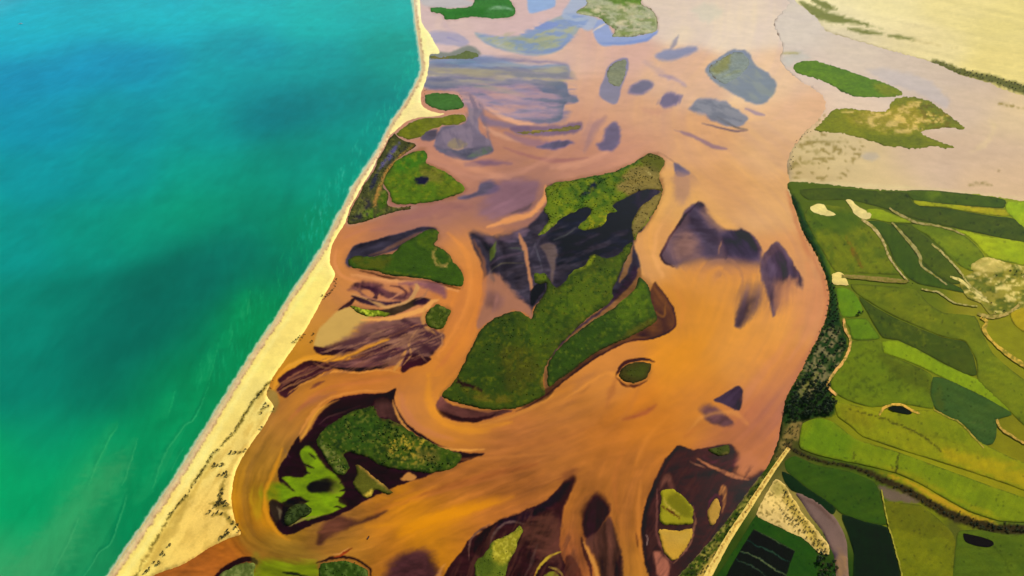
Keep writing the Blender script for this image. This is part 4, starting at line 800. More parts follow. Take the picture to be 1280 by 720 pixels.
CI = [(435, 331), (436, 323), (446, 319), (465, 320), (480, 317), (492, 316), (500, 306), (516, 297), (530, 289), (542, 285), (549, 290), (548, 300), (544, 306), (552, 309), (560, 316), (568, 327), (577, 337), (580, 348), (578, 358), (566, 358), (553, 355), (535, 350), (510, 347), (486, 345), (470, 340), (450, 337), (439, 335)]
isl('green island with a pale sandy ring inside the first river bend', CI, pt((56, 82, 14), ('P', [(440, 322), (470, 322), (490, 318), (480, 335), (450, 334)], (82, 84, 26), .8, 4), ('P', [(520, 300), (545, 288), (548, 300), (535, 312)], (84, 100, 24), .6, 4),
    ('R', [(546, 308), (542, 318, 3), (545, 330, 3), (556, 332, 3), (563, 324), (560, 316)], (150, 128, 66), 2.6, .85, 1), ('R', [(543, 320), (551, 330), (560, 333)], (186, 146, 84), 2, .8, 1), ('R', [(470, 338), (500, 342, 2), (540, 346)], (120, 118, 40), 1.6, .5, 1),
    ('R', [(440, 335), (480, 344), (520, 347), (560, 356), (576, 358)], (34, 44, 14), 2.6, .8, 1), ('speck', CI, (46, 70, 18), .55, 7, .5, 48)), sc=(.005, .3, .8, 1.0), cap=1200)
AI = [(520, 188), (530, 187), (535, 195), (533, 203), (541, 207), (554, 213), (566, 221), (578, 230), (582, 238), (575, 243), (556, 249), (535, 254), (515, 256), (499, 256), (489, 252), (486, 240), (480, 232), (478, 224), (484, 213), (493, 202), (507, 193)]
isl('bright green island with a small dark lake behind the beach', AI, pt((84, 112, 18), ('P', [(505, 195), (528, 188), (534, 198), (522, 210), (500, 215), (490, 208)], (58, 112, 18), .8, 6), ('P', [(525, 206), (545, 209), (556, 218), (550, 228), (528, 222)], (112, 108, 44), .85, 3),
    ('R', [(526, 210), (540, 212, 2), (552, 222)], (70, 66, 30), 1.6, .8, .8), ('P', [(517, 225), (524, 221), (536, 222), (533, 229), (522, 231)], (28, 28, 52), 1, .9), ('R', [(520, 232), (530, 232), (537, 225)], (140, 116, 70), 1.5, .7, .8),
    ('P', [(555, 225), (575, 230), (580, 238), (560, 246), (545, 240)], (104, 110, 34), .6, 5), ('R', [(490, 254), (520, 257), (556, 250), (580, 241)], (44, 62, 18), 3, .8, 1.4), ('speck', AI, (60, 84, 20), .55, 6, .5, 49), ('speck', AI, (130, 130, 40), .6, 4, .5, 50)), cap=1200, sc=(.005, .3, .9, 1.0))
L1 = [(467, 506), (455, 510), (437, 515), (420, 525), (405, 535), (397, 545), (396, 556), (402, 567), (410, 580), (420, 593), (430, 594), (437, 586), (434, 575), (430, 568), (437, 566), (457, 572), (475, 582), (493, 587), (513, 589), (533, 592), (550, 590), (567, 585), (577, 574), (575, 566), (552, 559), (537, 551), (520, 543), (503, 531), (487, 523), (476, 521), (470, 512)]
isl('bushy dark green island in the dark loop at lower left', L1, pt((58, 78, 20), ('P', [(405, 540), (430, 525), (460, 520), (480, 535), (460, 560), (430, 560)], (44, 72, 22), .7, 8), ('speck', [(480, 545), (520, 545), (545, 560), (530, 580), (490, 575)], (168, 140, 44), .5, 2.6, .9, 51), ('speck', L1, (112, 112, 40), .58, 3, .7, 52),
    ('P', [(520, 560), (545, 560), (548, 575), (525, 576)], (92, 80, 34), .6, 5), ('R', [(470, 508), (476, 521, 6), (500, 532)], (86, 62, 34), 5, .7, 2), ('speck', L1, (26, 46, 14), .55, 4, .7, 53), ('R', [(437, 567), (460, 573), (480, 584), (530, 593)], (96, 92, 44), 2, .7, 1),
    ('speck', [(400, 550), (425, 570), (430, 595), (410, 580)], (120, 122, 60), .5, 2.4, .8, 54)), sc=(.04, .5, 1.7, 1.15), cap=5000)
isl('small olive spit south of the dark loop island', [(443, 580), (455, 584), (473, 600), (492, 615), (485, 619), (470, 613), (466, 620), (457, 623), (449, 617), (441, 605), (445, 592)], pt((84, 84, 26), ('R', [(446, 581), (460, 590, 4), (478, 605, 4), (490, 615)], (156, 112, 52), 4, .85, 1.2), ('R', [(452, 620), (462, 617, 6), (466, 612)], (206, 170, 60), 5, .85, 1.3), ('R', [(468, 598), (484, 614, 5)], (112, 112, 44), 4, .7, 1.5)), sc=(.05, .4, 1.3, 1.1), cap=700)
isl('black green lobe island inside the left river loop', [(355, 656), (355, 645), (361, 634), (371, 629), (384, 630), (391, 637), (386, 644), (376, 649), (368, 654), (360, 658)], pt((38, 50, 20), ('speck', [(355, 656), (361, 632), (384, 628), (391, 640)], (72, 86, 40), .5, 3, .7)), sc=(.05, .4, 1.2, 1.0), cap=500)
isl('dark green island cut by the bottom edge, left of centre', [(398, 707), (412, 702), (428, 700), (443, 704), (457, 710), (461, 716), (460, 730), (462, 775), (396, 775), (400, 740)], pt((44, 66, 16), ('speck', [(398, 707), (430, 700), (461, 716), (461, 770), (398, 770)], (84, 104, 44), .52, 4, .7), ('R', [(455, 712), (459, 722, 3)], (120, 130, 60), 2, .8, 1)), sc=(.05, .4, 1.2, 1.0), cap=900)
isl('grey green islet tucked under the beach at the bottom edge', [(272, 722), (284, 712), (298, 705), (312, 702), (320, 706), (318, 722), (322, 775), (262, 775)], pt((84, 96, 40), ('speck', [(272, 722), (298, 703), (320, 706), (318, 770)], (130, 136, 70), .5, 4, .7)), sc=(.04, .3, 1.0, 1.0), cap=600)
isl('yellow green leaf shaped island in the maroon flats', [(650, 656), (655, 662), (649, 675), (644, 690), (637, 703), (632, 722), (628, 775), (604, 775), (594, 722), (592, 705), (597, 698), (606, 691), (613, 680), (618, 674), (630, 670), (641, 664)], pt((92, 104, 28), ('P', [(618, 676), (635, 670), (652, 658), (646, 684), (636, 702), (626, 705), (614, 696)], (156, 142, 34), .85, 3), ('R', [(592, 708), (600, 722, 2), (612, 745)], (150, 150, 70), 1.6, .6, .8), ('speck', [(618, 676), (650, 658), (640, 700), (620, 700)], (196, 180, 60), .55, 2.5, .8), ('P', [(596, 702), (608, 694), (615, 710), (606, 724), (596, 716)], (64, 80, 22), .7, 4)), sc=(.03, .3, 1.0, 1.0), cap=900)
isl('small dark green leaf island alone in the orange channel', [(773, 470), (776, 460), (787, 454), (800, 452), (815, 454), (813, 463), (807, 474), (795, 479), (781, 478)], pt((62, 58, 22), ('P', [(786, 462), (804, 456), (810, 462), (800, 472), (788, 470)], (66, 74, 26), .8, 4)), sc=(.03, .3, 1.0, 1.0), cap=600)
isl('tiny dark green wedge at the tip of the maroon flat', [(884, 562), (893, 559), (905, 556), (912, 555), (913, 562), (910, 569), (900, 571), (890, 567)], pt((66, 74, 28), ('P', [(900, 568), (911, 566), (908, 571)], (140, 120, 60), .7, 1.2)), sc=(.04, .3, .9, 1.0), cap=250)
YL = dict(mat=M_FIELD)
isl('yellow green upper leaf of the split islet in maroon mud', [(825, 616), (829, 611), (840, 611), (850, 616), (860, 625), (867, 634), (867, 645), (866, 655), (846, 657), (827, 655), (824, 640), (826, 628)], pt((150, 140, 30), ('P', [(836, 620), (850, 617), (864, 634), (866, 648), (850, 642), (838, 632)], (110, 104, 22), .8, 4), ('R', [(826, 632), (838, 640, 2.4), (850, 648)], (72, 24, 20), 2.6, .9, 1), ('R', [(829, 622), (836, 634, 2), (850, 644)], (190, 160, 70), 2, .8, 1), grain=.05), sc=None, mat=M_FIELD)
isl('ochre lower leaf of the split islet in maroon mud', [(824, 661), (845, 663), (866, 660), (864, 675), (855, 690), (841, 702), (830, 691), (824, 674)], pt((188, 146, 50), ('P', [(828, 664), (850, 666), (862, 664), (860, 676), (835, 680)], (180, 146, 62), .6, 5), grain=.04), sc=None, mat=M_FIELD)
isl('small ochre oval islet near the bank wall', [(884, 642), (888, 629), (896, 622), (901, 631), (900, 645), (893, 656), (887, 656)], pt((186, 138, 56), grain=.04), sc=None, mat=M_FIELD)
isl('square dark green island west of the central meander', [(531, 398), (535, 388), (545, 380), (554, 383), (564, 387), (561, 398), (553, 412), (541, 411), (533, 405)], pt((58, 72, 18), ('speck', [(531, 398), (545, 380), (563, 387), (553, 412)], (110, 116, 50), .55, 3, .6)), sc=(.05, .4, 1.3, 1.0), cap=800)
isl('thin bright green bar among the brown swirls', [(438, 381), (450, 384), (464, 387), (478, 388), (489, 392), (484, 396), (470, 397), (458, 396), (447, 391), (440, 386)], pt((98, 116, 24), ('speck', [(438, 381), (464, 387), (489, 392), (460, 396)], (190, 200, 60), .5, 2.4, .9), ('R', [(440, 384), (456, 393, 3)], (60, 50, 20), 2, .8, 1)), sc=(.06, .4, 1.4, 1.2), cap=500)
# far islands
isl('dark green island at the top edge beside the beach', [(536, 10), (545, 8), (568, 10), (588, 7), (593, 0), (592, -8), (630, -10), (638, 1), (644, 9), (645, 16), (638, 22), (620, 24), (592, 22), (575, 24), (556, 25), (553, 19), (541, 16)], pt((66, 124, 62), ('R', [(610, 12), (622, 9, 4), (641, 11)], (150, 186, 150), 4, .8, 1.5), ('P', [(550, 14), (600, 10), (600, 20), (560, 22)], (50, 112, 44), .6, 4)), sc=None, edge=1.2)
isl('pale grey green island with ragged far shore at top centre', [(718, 15), (733, 6), (730, -4), (745, -10), (798, -10), (803, 5), (815, 11), (822, 22), (823, 33), (820, 40), (807, 43), (790, 46), (768, 47), (764, 45), (768, 38), (756, 29), (748, 22), (733, 20)], pt((176, 178, 140), ('P', [(750, -4), (772, -10), (802, -8), (803, 4), (790, 8), (770, 4)], (98, 132, 54), .9, 1.6), ('R', [(720, 15), (734, 12, 5), (750, 20, 5), (763, 28)], (104, 130, 66), 5, .85, 1.5), ('R', [(803, 5), (816, 12), (822, 22), (822, 34)], (112, 84, 60), 1.6, .9, .8),
    ('R', [(768, 44), (785, 42, 3), (806, 40)], (122, 138, 74), 4, .8, 1.5), ('R', [(764, 32), (780, 30, 2), (800, 34)], (140, 146, 90), 2, .6, 1), ('speck', [(735, 5), (800, 5), (820, 35), (770, 42)], (120, 136, 80), .52, 3.5, .7, 56, 3.0), ('speck', [(735, 5), (800, 5), (820, 35), (770, 42)], (210, 196, 160), .55, 3, .7, 58, 3.0), ('R', [(762, 46), (768, 38), (772, 34)], (92, 80, 50), 1.6, .8, .8)), sc=None, edge=1.2)
isl('grey islet with an olive tip in the broad upper reach', [(885, 87), (889, 80), (904, 71), (919, 64), (931, 67), (938, 80), (928, 92), (918, 100), (906, 106), (890, 96)], pt((138, 148, 142), ('P', [(888, 88), (904, 72), (912, 70), (910, 84), (896, 92)], (142, 142, 88), .8, 3), ('R', [(885, 87), (896, 76), (912, 67), (922, 63)], (104, 78, 56), 1.6, .9, .8), ('R', [(885, 90), (900, 103), (925, 120)], (96, 72, 56), 1.4, .8, .8), ('R', [(905, 95), (918, 90, 4), (926, 88)], (150, 156, 110), 4, .6, 2)), sc=None, edge=1.2, z=.5)
isl('grey green leaf islet with a dark rim in the upper reach', [(758, 92), (759, 87), (767, 78), (783, 73), (784, 82), (782, 94), (777, 107), (773, 110), (761, 104)], pt((134, 138, 112), ('R', [(758, 92), (760, 85), (768, 77), (784, 72)], (98, 70, 60), 1.6, .9, .8), ('R', [(761, 104), (768, 109), (776, 109)], (84, 84, 88), 2, .8, 1)), sc=None, edge=1.2, z=.5)
isl('low green and brown strip joined to the beach', [(537, 69), (555, 70), (572, 67), (584, 63), (597, 66), (598, 71), (585, 75), (560, 75), (538, 74)], pt((104, 116, 72), ('P', [(540, 70), (560, 71), (556, 74), (539, 74)], (136, 122, 62), .8, 1.5)), sc=None, edge=1.0, z=.5)
isl('green oval field island hard against the beach', [(531, 119), (543, 116), (568, 117), (577, 124), (581, 132), (573, 137), (556, 139), (541, 135), (531, 129)], pt((70, 112, 52), ('R', [(531, 120), (531, 129, 3)], (70, 66, 34), 4, .8, 1.5), ('R', [(572, 118), (580, 131, 3)], (54, 60, 34), 4, .8, 1.5), ('R', [(540, 135), (556, 139, 2), (574, 136)], (40, 74, 36), 2.6, .8, 1)), sc=None, edge=1.2)
isl('olive green strip island curving from the beach', [(496, 166), (510, 155), (522, 149), (548, 146), (574, 142), (582, 145), (582, 152), (570, 157), (556, 157), (546, 160), (534, 165), (528, 171), (514, 175), (501, 172)], pt((112, 116, 38), ('P', [(500, 166), (520, 152), (530, 158), (515, 172)], (112, 118, 30), .7, 4), ('speck', [(496, 166), (545, 146), (582, 148), (530, 170)], (88, 96, 34), .5, 5, .6)), sc=None, edge=1.2)
isl('thin yellow and green streak bar in the upper channel', [(643, 165), (660, 162), (690, 160), (715, 156), (727, 156), (726, 162), (712, 165), (690, 166), (660, 168), (648, 168)], pt((118, 108, 66), ('R', [(645, 165), (670, 162, 3), (690, 163)], (180, 150, 50), 2.6, .8, 1)), sc=None, edge=1.0, z=.3)
# marsh between the beach and the first island
ST = [(487, 171), (494, 166), (502, 174), (519, 179), (519, 184), (509, 191), (497, 200), (488, 213), (480, 232), (486, 240), (486, 256), (500, 258), (520, 258), (512, 262), (495, 265), (478, 270), (460, 276), (448, 280), (436, 281), (433, 277), (439, 260), (447, 245), (455, 230), (466, 213), (473, 197), (482, 182)]
isl('narrow dark marsh with blue pools behind the beach', ST, pt((68, 72, 40), ('R', [(486, 172), (470, 205), (450, 242), (436, 276)], (102, 100, 50), 4, .6, 1.5, None, .4), ('R', [(499, 178), (489, 192, 6), (481, 202, 6), (474, 212)], (92, 84, 138), 5, .85, 1.2, .8), ('R', [(474, 212), (468, 225, 6), (462, 238)], (44, 46, 70), 5, .85, 1.2, .8),
    ('R', [(508, 184), (494, 196), (484, 208)], (50, 46, 62), 3, .7, 1), ('R', [(519, 180), (500, 196, 3), (486, 211, 3), (476, 230, 4), (470, 250, 5), (469, 262)], (176, 128, 62), 3.4, .9, 1), ('R', [(452, 247), (460, 252, 7), (456, 266, 8), (440, 275, 5)], (44, 40, 52), 7, .9, 1.3, .8),
    ('R', [(452, 256), (448, 268, 4)], (128, 138, 66), 4, .8, 1.5), ('P', [(474, 246), (481, 238), (486, 244), (483, 258), (474, 262)], (68, 100, 22), .8, 2), ('R', [(484, 234), (488, 245), (486, 258)], (56, 44, 48), 3, .7, 1), ('R', [(486, 259), (505, 259, 3), (518, 258)], (190, 144, 88), 3.4, .85, 1),
    ('speck', [(455, 262), (480, 262), (470, 272), (455, 275)], (90, 120, 30), .4, 3, .8), ('speck', ST, (120, 120, 50), .56, 2.6, .6)), sc=(.03, .4, 1.3, 1.0), cap=2500, wob=.4)

build_river()

# ================================================================== UPPER RIGHT: MUD FLAT, DUNES, SAND PLAIN
MF = [(986, -60), (985, 3), (976, 14), (967, 25), (967, 36), (973, 48), (978, 60), (974, 68), (974, 77), (982, 88), (993, 97), (1003, 105), (1016, 112), (1028, 122), (1030, 136), (1019, 151), (1005, 164), (991, 182), (982, 204), (985, 226), (990, 250), (1100, 262), (1330, 300), (1750, 330), (1750, -60)]
def paint_mf(p):
    p.field([(1000, 40, (216, 206, 198)), (1060, 60, (214, 200, 188)), (1120, 90, (210, 194, 182)), (1010, 90, (216, 198, 188)), (1050, 128, (222, 200, 182)), (1180, 100, (208, 190, 174)), (1210, 130, (210, 188, 168)), (1270, 150, (222, 198, 160)), (1240, 190, (206, 180, 156)),
             (1150, 205, (206, 180, 158)), (1060, 195, (206, 184, 140)), (1000, 215, (196, 172, 124)), (1030, 180, (204, 186, 142)), (1110, 225, (212, 188, 142)), (1250, 225, (214, 184, 150)), (985, 140, (226, 176, 145)), (1400, 200, (222, 200, 160)), (1400, 50, (225, 210, 150))], 26)
    p.P([(980, 70), (1000, 66), (1012, 72), (990, 82), (978, 80)], (186, 190, 190), .6, 4); p.P([(1085, 88), (1110, 86), (1160, 100), (1185, 125), (1180, 134), (1150, 118), (1110, 104)], (194, 186, 190), .7, 3); p.R([(1183, 118), (1190, 135, 3)], (186, 172, 168), 3, .6, 1.5)
    p.R([(983, 6), (969, 22), (967, 36), (975, 52), (976, 66), (973, 76), (984, 90), (1003, 104)], (112, 84, 66), 3.0, .95, 1, brk=.1); p.R([(1012, 106), (1018, 118)], (150, 130, 120), 1.3, .7, .8)
    p.R([(978, 67), (990, 67, 4), (1002, 68)], (168, 164, 100), 3, .7, 1.2)
    p.R([(1028, 138), (1014, 154), (998, 170), (986, 190), (983, 206), (986, 226)], (120, 98, 76), 3.2, .9, 1.2, brk=.2)
    p.speck([(1030, 140), (1040, 170), (1080, 180), (1060, 225), (988, 226), (984, 200), (1005, 165)], (140, 124, 66), .56, 2.4, .8, 107, 3.0)
    p.R([(990, 182), (984, 205, 6), (990, 224)], (170, 150, 130), 6, .5, 3)
    for q in ([(1005, 176), (1030, 178, 3), (1060, 178)], [(1000, 186), (1025, 190, 3)], [(1015, 182), (1036, 181, 3)], [(992, 205), (1012, 203, 2.4), (1022, 206)], [(990, 215), (1005, 217, 2)], [(1012, 190), (1024, 193, 2)]): p.R(q, (136, 124, 66), 2.4, .7, 1.2, rough=.3)
    p.P([(1078, 194), (1085, 191), (1098, 194), (1092, 200), (1082, 200)], (184, 172, 158), .8, 3); p.R([(1212, 231), (1225, 229, 4), (1240, 232)], (144, 130, 76), 3.5, .85, 1.5); p.R([(1246, 213), (1258, 216, 3)], (140, 120, 70), 2, .8, 1); p.R([(1252, 229), (1258, 231, 3)], (146, 124, 76), 3, .8, 1)
    p.R([(1248, 129), (1262, 132, 2.4), (1285, 137)], (146, 132, 66), 2.6, .85, 1, rough=.3)
    p.R([(1237, 150), (1243, 160, 5), (1232, 180, 5), (1215, 190)], (226, 204, 158), 7, .6, 4)
    p.R([(990, 226), (1060, 231), (1170, 238), (1285, 249)], (214, 196, 150), 5, .7, 2)
    p.C *= np.array([1.015, .995, .945])
    p.grain(.04, 26, 68, .01)
land_piece('mudflat', 'pale pinkish tidal mud flat reaching to the upper right edge', MF, .45, paint_mf, M_FLAT, 'land', 'mud flat', step=3.0, edge=2.0, und=.1, n=2)
SPL = [(984, -60), (990, -4), (1003, 10), (1020, 24), (1032, 40), (1060, 49), (1100, 61), (1165, 79), (1200, 95), (1240, 106), (1300, 127), (1750, 222), (1750, -60)]
def paint_sp(p):
    p.field([(1040, 10, (240, 226, 172)), (1100, 20, (244, 228, 165)), (1200, 10, (236, 218, 148)), (1260, 30, (232, 214, 138)), (1150, 60, (234, 216, 154)), (1260, 90, (232, 212, 136)), (1060, 42, (222, 206, 172)), (1120, 55, (226, 208, 160)), (1500, 50, (232, 214, 140))], 28)
    st = (fbm((p.X + p.Y * 1.6) / 130, (p.Y - p.X * .22) / 5, 83, 4) - .5); p.C *= (1 + .12 * st)[:, None]
    p.R([(1108, 44), (1160, 54, 2), (1200, 62)], (210, 190, 130), 2, .6, 1.2)
    for q, w in (([(1000, 2), (1018, 14, 12), (1036, 22, 12), (1062, 26, 7), (1084, 30)], 9), ([(1010, -5), (1030, 6, 10), (1046, 12, 8)], 9), ([(1060, 36), (1085, 40, 6), (1104, 43)], 5), ([(1084, 33), (1102, 35, 3)], 3), ([(1110, 44), (1126, 47, 4), (1143, 50)], 3.4)):
        p.R(q, (112, 120, 60), w, .85, 1.4, rough=.5)
    p.R([(1028, 36), (1060, 50), (1100, 62), (1166, 79)], (122, 108, 60), 3.0, .9, .9, rough=.5, brk=.2)
    p.R([(1168, 79), (1200, 90, 9), (1240, 99, 9), (1290, 115, 12)], (104, 106, 50), 10, .95, 1.2, rough=.9, taper=False)
    p.grain(.04, 30, 69, .01)
land_piece('sand_plain', 'bright cream sand plain filling the upper right corner', SPL, 1.6, paint_sp, M_SAND, 'sand', 'sand', step=3.0, edge=2.5, und=.5, n=2)
K1 = [(990, 83), (1000, 76), (1020, 75), (1050, 84), (1080, 94), (1108, 103), (1124, 111), (1132, 118), (1122, 122), (1105, 123), (1070, 122), (1050, 115), (1040, 108), (1015, 98), (995, 92)]
isl('long bright green island on the pale upper mud flat', K1, pt((104, 134, 36), ('P', [(1090, 104), (1110, 104), (1130, 117), (1110, 120), (1095, 112)], (136, 140, 46), .8, 4), ('R', [(992, 90), (1040, 108), (1070, 121), (1100, 123)], (78, 100, 30), 2.6, .8, 1)), sc=None, z=1.0, edge=1.4)
K2 = [(1021, 156), (1034, 143), (1044, 135), (1062, 134), (1082, 136), (1108, 138), (1113, 128), (1122, 121), (1142, 120), (1162, 125), (1176, 135), (1192, 146), (1208, 160), (1204, 163), (1182, 161), (1160, 164), (1154, 167), (1176, 176), (1198, 185), (1180, 187), (1165, 184), (1150, 187), (1110, 184), (1080, 175), (1050, 168), (1028, 166), (1016, 163)]
isl('olive island with bare yellow patches on the upper mud flat', K2, pt((128, 132, 46), ('P', [(1055, 146), (1090, 140), (1120, 132), (1150, 132), (1150, 158), (1120, 166), (1080, 156)], (176, 156, 76), .7, 8), ('speck', [(1050, 140), (1110, 138), (1150, 125), (1190, 150), (1120, 168)], (222, 190, 112), .52, 4, .85, 59, 2.0), ('P', [(1080, 166), (1110, 172), (1150, 170), (1150, 186), (1110, 183), (1085, 175)], (112, 120, 40), .9, 3), ('R', [(1042, 136), (1026, 155)], (104, 112, 40), 4, .6, 2), ('speck', [(1150, 130), (1175, 135), (1208, 160), (1160, 160)], (126, 112, 50), .5, 3, .7)), sc=None, z=.9, edge=1.2)

# ================================================================== RIGHT BANK
BANK = [(987, 226), (988, 245), (993, 262), (1003, 290), (1015, 310), (1025, 330), (1033, 350), (1036, 372), (1033, 393), (1025, 415), (1015, 435), (1005, 455), (993, 478), (983, 495), (978, 515), (973, 545), (965, 570), (957, 585), (945, 600), (925, 627), (905, 654), (885, 678), (862, 704), (845, 722), (795, 780), (740, 840)]
RL = BANK + [(1750, 900), (1750, 292), (1400, 262), (1280, 250), (1240, 244), (1172, 238), (1100, 236), (1060, 232)]
WOOD = [(987, 240), (993, 262), (1003, 290), (1015, 310), (1025, 330), (1033, 350), (1037, 372), (1034, 393), (1026, 415), (1016, 435), (1006, 455), (994, 478), (984, 495), (979, 515), (984, 532), (1003, 526), (1022, 521), (1038, 520), (1045, 506), (1038, 486), (1044, 466), (1058, 442), (1058, 420), (1050, 396), (1046, 372), (1041, 355), (1032, 328), (1018, 298), (1005, 270), (996, 250)]
def paint_rl(p):
    p.field([(1010, 250, (84, 100, 34)), (1050, 300, (112, 122, 18)), (1150, 300, (86, 100, 28)), (1250, 300, (140, 150, 36)), (1250, 360, (140, 132, 46)), (1120, 370, (100, 112, 20)), (1080, 460, (110, 122, 22)), (1200, 480, (118, 124, 22)), (1260, 430, (138, 136, 32)), (1270, 540, (130, 124, 28)),
             (1100, 540, (138, 136, 18)), (1220, 600, (148, 140, 18)), (1050, 600, (60, 84, 18)), (1150, 680, (104, 112, 20)), (1260, 690, (84, 100, 32)), (1000, 700, (30, 60, 16)), (930, 690, (52, 72, 20)), (1000, 640, (170, 140, 70)), (1180, 560, (140, 140, 22)), (1240, 520, (110, 110, 30)), (1275, 480, (132, 130, 30)),
             (970, 560, (70, 72, 30)), (1600, 500, (110, 120, 24))], 30)
    p.P(WOOD, (34, 58, 24), .95, 2)
    p.R([(993, 250), (1012, 285), (1030, 322), (1042, 360), (1050, 400)], (52, 84, 40), 4, .6, 2)
    p.speck([(1015, 420), (1050, 410), (1050, 460), (1010, 500), (995, 480)], (136, 122, 80), .52, 3.2, .9, 73)
    p.R([(1022, 466), (1012, 478, 6), (1002, 492), (990, 508)], (128, 122, 56), 4, .7, 1.6, rough=.6)
    p.P([(978, 545), (990, 528), (1004, 526), (998, 545), (985, 566), (972, 575)], (158, 126, 66), .8, 3); p.speck([(978, 545), (1004, 526), (990, 560), (965, 590)], (60, 60, 26), .5, 3, .8, 75)
    p.R([(979, 500), (977, 525, 5), (970, 560, 4), (958, 584)], (36, 44, 22), 4.5, .9, 1.3)
    # verge between bank wall and road
    p.P([(955, 588), (972, 575), (960, 600), (940, 632), (915, 664), (892, 702), (872, 735), (830, 780), (820, 760), (862, 706), (905, 656), (935, 616)], (58, 76, 20), .95, 2)
    p.speck([(955, 590), (960, 600), (915, 664), (872, 735), (845, 730), (905, 656)], (170, 152, 66), .53, 2.6, .85, 79); p.speck([(955, 590), (960, 600), (915, 664), (872, 735), (845, 730), (905, 656)], (30, 42, 12), .52, 3.4, .7, 80)
    p.P([(880, 708), (895, 690), (905, 680), (896, 700), (880, 735), (862, 735)], (226, 180, 84), .8, 3)
    p.R(BANK[17:], (160, 128, 84), 1.5, .9, .8, taper=False)
    # hedge bank / ditch
    p.R([(984, 556), (992, 563, 4), (1020, 575, 4), (1060, 583, 5), (1100, 598, 8), (1140, 617, 10), (1180, 640, 12), (1220, 655, 12), (1250, 661, 12), (1300, 662, 11)], (52, 42, 24), 7, .95, 1.4, rough=.5, taper=False)
    p.R([(1100, 590), (1118, 596, 3), (1150, 610, 5), (1180, 628, 6), (1215, 645, 5), (1245, 653, 3)], (196, 150, 36), 5, .8, 2)
    p.P([(1098, 606), (1112, 610), (1140, 622), (1148, 629), (1130, 628), (1108, 624)], (112, 92, 76), .95, 1.5)
    p.P([(1183, 650), (1196, 650), (1200, 668), (1190, 682), (1184, 668)], (74, 76, 38), .6, 5)
    p.grain(.06, 12, 70, .02)
land_piece('ground', 'green farmed plain on the right bank of the river', RL, 2.0, paint_rl, M_FIELD, 'land', 'ground', step=3.0, edge=1.8, und=.25, n=3)

FG = 'fields on the right bank'
FZ = [2.35]
def field(label, poly, c, *ops, grain=.05, mat=None, z=None, name='field', cat='field', wob=.35, n=3, group=FG, sc=None):
    zz = z if z is not None else 2.6 + .07 * (len(FZ) % 5)
    FZ.append(0)
    def f(p):
        p.C[:] = np.array(c, float)
        for o in ops: getattr(p, o[0])(*o[1:])
        if mat is None: p.C *= np.where(p.C.mean(1) > 52, 1, 0)[:, None] * np.array([-.05, -.045, -.22]) + 1
        sd = 200 + len(FZ)
        if mat is None:
            lum = p.C.mean(1)[:, None]
            m = np.clip((fbm(p.X / 16, p.Y / 10, sd, 4) - .5) * 4, -1, 1)[:, None]
            p.C = p.C * (1 + .03 * m) + np.array([2.5, .5, -1.]) * m * (lum > 40); p.stripes(poly, (sd * .83) % 3.14, 3.2, .03); p.stripes(poly, (sd * .83) % 3.14 + .02, 11, .025)
            dots = np.clip((fbm(p.X / 2.6, p.Y / 2.2, sd + 3, 2) - .79) * 14, 0, 1)[:, None]; p.C = p.C * (1 - .25 * dots)
        p.grain(grain, 9, 70, .03)
    land_piece(name, label, poly, zz, f, mat or M_FIELD, 'land', cat, group, step=1.1 if 'block' in label else 2.2, edge=.9, und=.0, n=n, wob=wob, zb=zz - .35, scatter=sc, tens=.24, grow=1.0, rim=((58, 62, 26), 1.1, .5) if mat is None else None)

field('long dark olive field across the north of the farmland', [(1098, 240), (1132, 242), (1143, 257), (1180, 261), (1240, 271), (1266, 274), (1300, 297), (1300, 305), (1240, 294), (1190, 283), (1150, 274), (1128, 267), (1100, 258), (1062, 249), (1012, 249), (1000, 238), (1040, 236)], (80, 94, 34))
field('dark green field against the pale mud flat', [(1134, 239), (1170, 239), (1240, 247), (1256, 251), (1254, 259), (1215, 257), (1165, 252), (1142, 249)], (86, 104, 34), ('P', [(1160, 239), (1175, 240), (1170, 247), (1160, 245)], (120, 140, 40), .6, 3))
field('thin yellow strip field between two dark ones', [(1142, 251), (1165, 254), (1215, 259), (1256, 262), (1262, 269), (1240, 268), (1215, 264), (1180, 258), (1150, 256)], (166, 168, 34), ('P', [(1200, 255), (1256, 261), (1262, 269), (1225, 265)], (190, 168, 36), .7, 6))
field('bright lime field at the right edge', [(1259, 253), (1300, 257), (1340, 300), (1302, 296), (1280, 284), (1269, 273), (1259, 265)], (164, 186, 56))
field('pale lime wedge field below the long olive one', [(1192, 286), (1240, 297), (1300, 307), (1340, 330), (1300, 332), (1262, 327), (1236, 320), (1222, 305), (1208, 293)], (164, 178, 42))
field('mid green pear shaped field left of the lime wedge', [(1140, 281), (1165, 281), (1192, 289), (1206, 296), (1220, 308), (1230, 322), (1216, 338), (1202, 332), (1186, 318), (1172, 304), (1158, 292)], (112, 128, 24), ('P', [(1170, 296), (1195, 296), (1215, 312), (1200, 318), (1180, 312)], (128, 142, 20), .8, 6))
field('dark green tapering strip field, western of the pair', [(1085, 277), (1102, 278), (1117, 284), (1132, 300), (1144, 318), (1158, 334), (1182, 352), (1212, 366), (1180, 360), (1150, 354), (1136, 346), (1120, 328), (1110, 304), (1098, 288)], (74, 94, 28))
field('dark olive tapering strip field, eastern of the pair', [(1120, 280), (1140, 284), (1160, 300), (1174, 314), (1190, 330), (1200, 346), (1208, 352), (1190, 354), (1168, 340), (1154, 326), (1148, 310), (1134, 294)], (84, 98, 26))
field('small lime sliver field at the head of the strips', [(1083, 263), (1098, 262), (1122, 270), (1142, 278), (1116, 277), (1086, 272)], (148, 162, 38))
